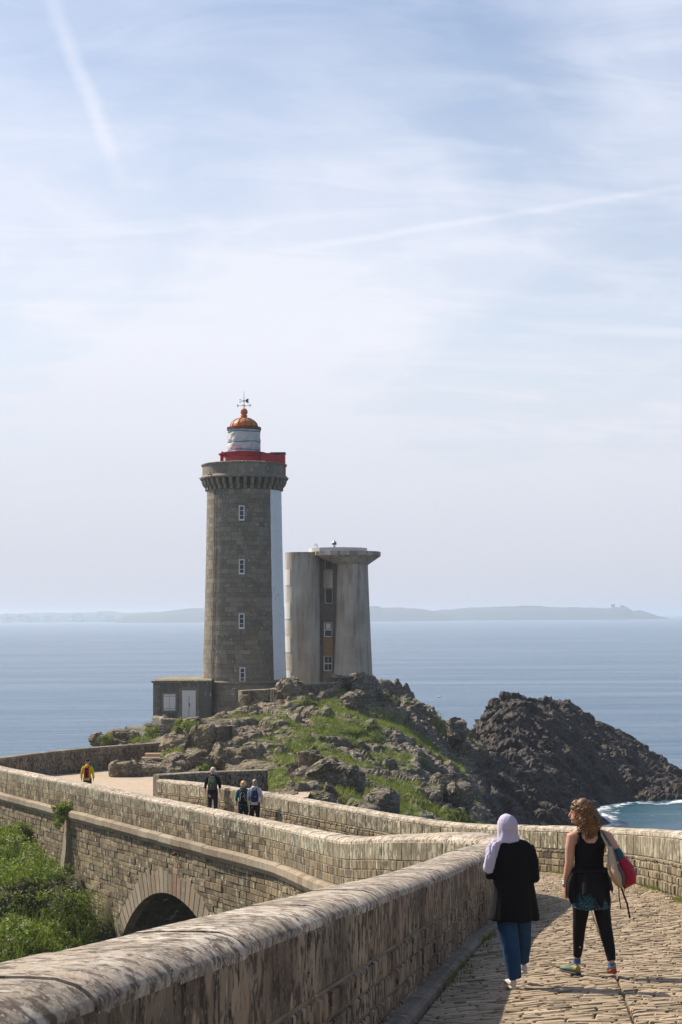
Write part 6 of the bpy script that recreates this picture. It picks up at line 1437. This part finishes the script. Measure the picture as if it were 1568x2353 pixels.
def MR(v, a, b, c=0., d=1., sm=False):
    x = N_('ShaderNodeMapRange'); x.clamp = True
    if sm: x.interpolation_type = 'SMOOTHSTEP'
    L(v, x.inputs[0])
    for i, q in enumerate((a, b, c, d)): x.inputs[i + 1].default_value = q
    return x.outputs[0]
def DOT(v): x = N_('ShaderNodeVectorMath', operation='DOT_PRODUCT'); L(D_, x.inputs[0]); x.inputs[1].default_value = v; return x.outputs['Value']
sx = N_('ShaderNodeSeparateXYZ'); L(D_, sx.inputs[0])
den = MA('ADD', sx.outputs[2], .22)
cmb = N_('ShaderNodeCombineXYZ'); L(MA('DIVIDE', sx.outputs[0], den), cmb.inputs[0]); L(MA('DIVIDE', sx.outputs[1], den), cmb.inputs[1])
def NZ(scale, sc3, rot, det=6, rg=.55, dist=.4, loc=(0, 0, 0)):
    m = N_('ShaderNodeMapping'); L(cmb.outputs[0], m.inputs[0]); m.inputs['Scale'].default_value = sc3; m.inputs['Rotation'].default_value = rot; m.inputs['Location'].default_value = loc
    x = N_('ShaderNodeTexNoise'); L(m.outputs[0], x.inputs[0]); x.inputs['Scale'].default_value = scale; x.inputs['Detail'].default_value = det; x.inputs['Roughness'].default_value = rg; x.inputs['Distortion'].default_value = dist; return x.outputs['Fac']
c1 = MR(NZ(1.0, (1.6, 1.0, 1), (0, 0, .5), 7, .55, .6, (3, 1, 0)), .36, .66, 0, 1, True)
c2 = MR(NZ(3.0, (1.0, 2.6, 1), (0, 0, -.25), 8, .6, .8, (0, 5, 0)), .38, .72, 0, 1, True)
elev = sx.outputs[2]
lowv = MA('MULTIPLY', MR(elev, .02, .38, .96, .12), MR(elev, .42, .75, 1.0, .1))           # veil thicker low in the sky, thinned above the frame to cut fill light
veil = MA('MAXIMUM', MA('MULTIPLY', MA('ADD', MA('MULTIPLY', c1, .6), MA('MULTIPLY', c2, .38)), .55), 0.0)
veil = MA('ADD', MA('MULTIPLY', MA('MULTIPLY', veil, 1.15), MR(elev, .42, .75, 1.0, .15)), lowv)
# contrails as great-circle streaks
def contrail(a, b, width, ends, amp, seed):
    da = (P(*a, 100) - EYE).normalized(); db = (P(*b, 100) - EYE).normalized(); n = da.cross(db).normalized(); mdir = (da + db).normalized(); t = (db - da).normalized()
    dist = MA('ABSOLUTE', MA('ADD', DOT(n), MA('MULTIPLY', MA('SUBTRACT', NZ(6, (1, 1, 1), (0, 0, 0), 5, .6, 0, (seed, 0, 0)), .5), width * 1.2)))
    core_ = MR(dist, 0, width, 1, 0, True); along = DOT(tuple(t)); tA = t.dot(da); tB = t.dot(db)
    f = MA('MULTIPLY', MR(along, tA - ends[0], tA + .06, 0, 1, True), MR(along, tB - .05, tB + ends[1], 1, 0, True))
    return MA('MULTIPLY', MA('MULTIPLY', core_, f), amp)
veil = MA('ADD', veil, contrail((95, -60), (272, 390), .0085, (.05, .03), .34, 3))
veil = MA('ADD', veil, contrail((600, 585), (1640, 418), .0036, (.02, .05), .17, 9))
veil = MA('MINIMUM', veil, .97)
b2 = N_('ShaderNodeBackground'); L(MR(DOT(tuple(sd)), -.55, .27, .34, 1.0), b2.inputs[1])  # veil dimmed away from the sun, unseen sky darkened to deepen shade
cr_ = N_('ShaderNodeValToRGB'); L(elev, cr_.inputs[0]); e = cr_.color_ramp.elements; e[0].position = 0.0; e[0].color = (.475, .49, .56, 1); e[1].position = .40; e[1].color = (.60, .64, .76, 1)
x = e.new(.18); x.color = (.65, .665, .725, 1)
L(cr_.outputs[0], b2.inputs[0])
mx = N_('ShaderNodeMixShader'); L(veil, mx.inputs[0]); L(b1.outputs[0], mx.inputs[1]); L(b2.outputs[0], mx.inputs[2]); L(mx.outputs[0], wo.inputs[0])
S.view_settings.view_transform = 'Standard'; S.view_settings.look = 'None'; S.view_settings.gamma = 1.0; S.view_settings.exposure = 0.45
S.render.engine = 'CYCLES'; S.cycles.volume_bounces = 1; S.cycles.max_bounces = 6
